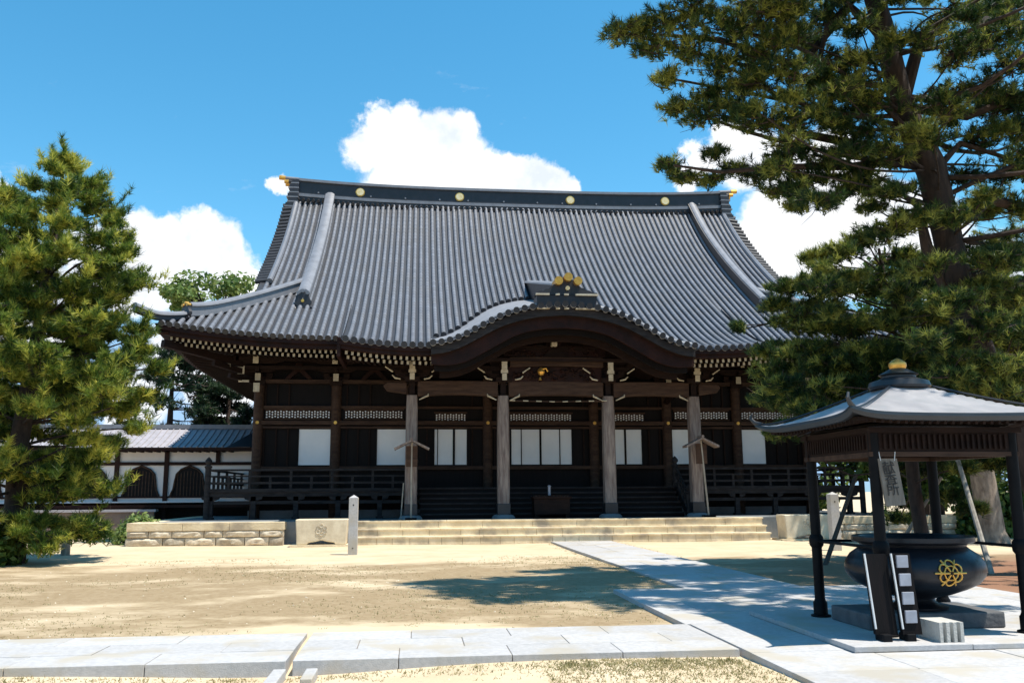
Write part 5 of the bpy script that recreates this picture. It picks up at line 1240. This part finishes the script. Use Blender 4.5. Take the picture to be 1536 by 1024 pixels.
tri_mesh('crown', np.concatenate(V), M['leaf_dark'], T_)
# dark thin trunk above the burner rim
b = MB(); 
# low shrubs under the trees at right and left
def shrub(x, y, r, h, mt, label, n=900, size=.09):
    d = unit(rng.normal(size=(n, 3))); d[:, 2] = abs(d[:, 2]); p = np.array([x, y, 0])+d*np.array([r, r, h])*rng.uniform(.35, 1, (n, 1))**.4
    p += rng.normal(size=(n, 3))*.07; nn = unit(d+rng.normal(size=(n, 3))*.6); a = unit(np.cross(nn, rng.normal(size=(n, 3))))*size; b_ = np.cross(nn, a)*.6
    T_ = thing('shrub', label, 'shrub', (x, y, 0), 'low clipped shrubs'); tri_mesh('foliage', np.stack([p-a, p-b_, p+a, p+b_], 1), mt, T_)
    s_ = MB(); s_.tube([(x, y, -.05), (x, y, h*.5)], [.05, .03], 6); s_.build('stem', M['bark'], T_)
shrub(-10.75, 23.3, 1.15, 1.15, M['leaf_dark'], 'large dark shrub at the left edge under the conical pine', 2600)
shrub(-9.5, 32.5, .85, .95, M['leaf'], 'bright green round shrub left of the platform end', 1500)
shrub(18.2, 33.4, .7, .9, M['leaf'], 'yellow-green bush seen above the platform wall through the pavilion', 900)
for i, (x, y, lab) in enumerate(((21, 30.5, 'dark bush right of the platform end'), (23, 28.5, 'dark bush beyond the pale trunk'), (26.5, 30, 'dark bush at the far right edge'), (22.5, 33.0, 'dark bush behind the pale trunk'))): shrub(x, y, 1.5, 1.8, M['leaf_dark'], lab, 1800, .13)

# wooden stump post on the left
o = thing('stump_post', 'short mossy wooden post with a pale tap near the left shrub', 'post', (-9.95, 27.2, 0))
b = MB(); b.tube([(-9.95, 27.2, -.05), (-9.95, 27.2, .55)], [.13, .12], 10); b.build('post_body', M['pole'], o)
b = MB(); b.tube([(-10.0, 27.1, .5), (-10.25, 27.05, .5), (-10.3, 27.05, .42)], .05, 8); b.tube([(-10.05, 27.08, .2), (-10.2, 27.08, .2)], .04, 8); b.build('tap', M['concrete'], o)

# ------------------------------------------------------------------ sparse dry grass
n = 8000; X = rng.uniform(-9, 4.4, n); Y = rng.uniform(11.1, 24, n)
fld = np.sin(X*.8+Y*.5)+np.sin(X*.33-Y*.9+1)+np.sin(X*1.9+Y*1.7)*.6+rng.normal(size=n)*.8; keep = fld > .5
X, Y = X[keep], Y[keep]; n2 = 2600; 
ex = rng.uniform(-4, 3.2, n2); ey = 9.1-abs(rng.normal(size=n2))*.22*(1+.8*(ex > .5)); k2_ = rng.uniform(size=n2) < np.where(ex > 1.4, 1, .22); ex = ex[k2_]; ey = ey[k2_]
n3 = 1400; fx = rng.uniform(1.2, 3.3, n3); fy = rng.uniform(6.8, 9.0, n3)
n4 = 500; hx = rng.choice([4.45, 6.68], n4)+rng.normal(size=n4)*.08; hy = rng.uniform(16, 29.8, n4)
X = np.concatenate([X, ex, fx, hx]); Y = np.concatenate([Y, ey, fy, hy]); Z = np.array([gz(a, b_) for a, b_ in zip(X, Y)])
P0 = np.stack([X, Y, Z], 1); nb = 4; h = rng.uniform(.015, .045, (len(X), nb, 1)); dr = unit(rng.normal(size=(len(X), nb, 3))*[1, 1, .1]+[0, 0, .9]); bs = P0[:, None]+rng.normal(size=(len(X), nb, 3))*[.03, .03, 0]; sd = unit(rng.normal(size=(len(X), nb, 3))*[1, 1, 0])*.006
V = np.stack([bs-sd, bs+sd, bs+dr*h], 2).reshape(-1, 3, 3)
tag(tri_mesh('grass', V, M['grass'], None), 'thin dry grass scattered on the sand', 'grass', kind='stuff')
# scattered pebbles and fallen twigs on the sand
b = MB()
for i in range(420):
    x = random.uniform(-9, 4.3); y = random.uniform(7.5, 9.0) if i % 3 == 0 else random.uniform(11.1, 22); s_ = random.uniform(.006, .018); z = gz(x, y)
    b.add([(x-s_, y, z), (x, y-s_, z), (x+s_, y, z), (x, y+s_, z), (x, y, z+s_*.9)], [(0, 1, 4), (1, 2, 4), (2, 3, 4), (3, 0, 4)])
tag(b.build('pebbles', M['rough_stone']), 'small pebbles strewn over the sand', 'pebbles', kind='stuff')
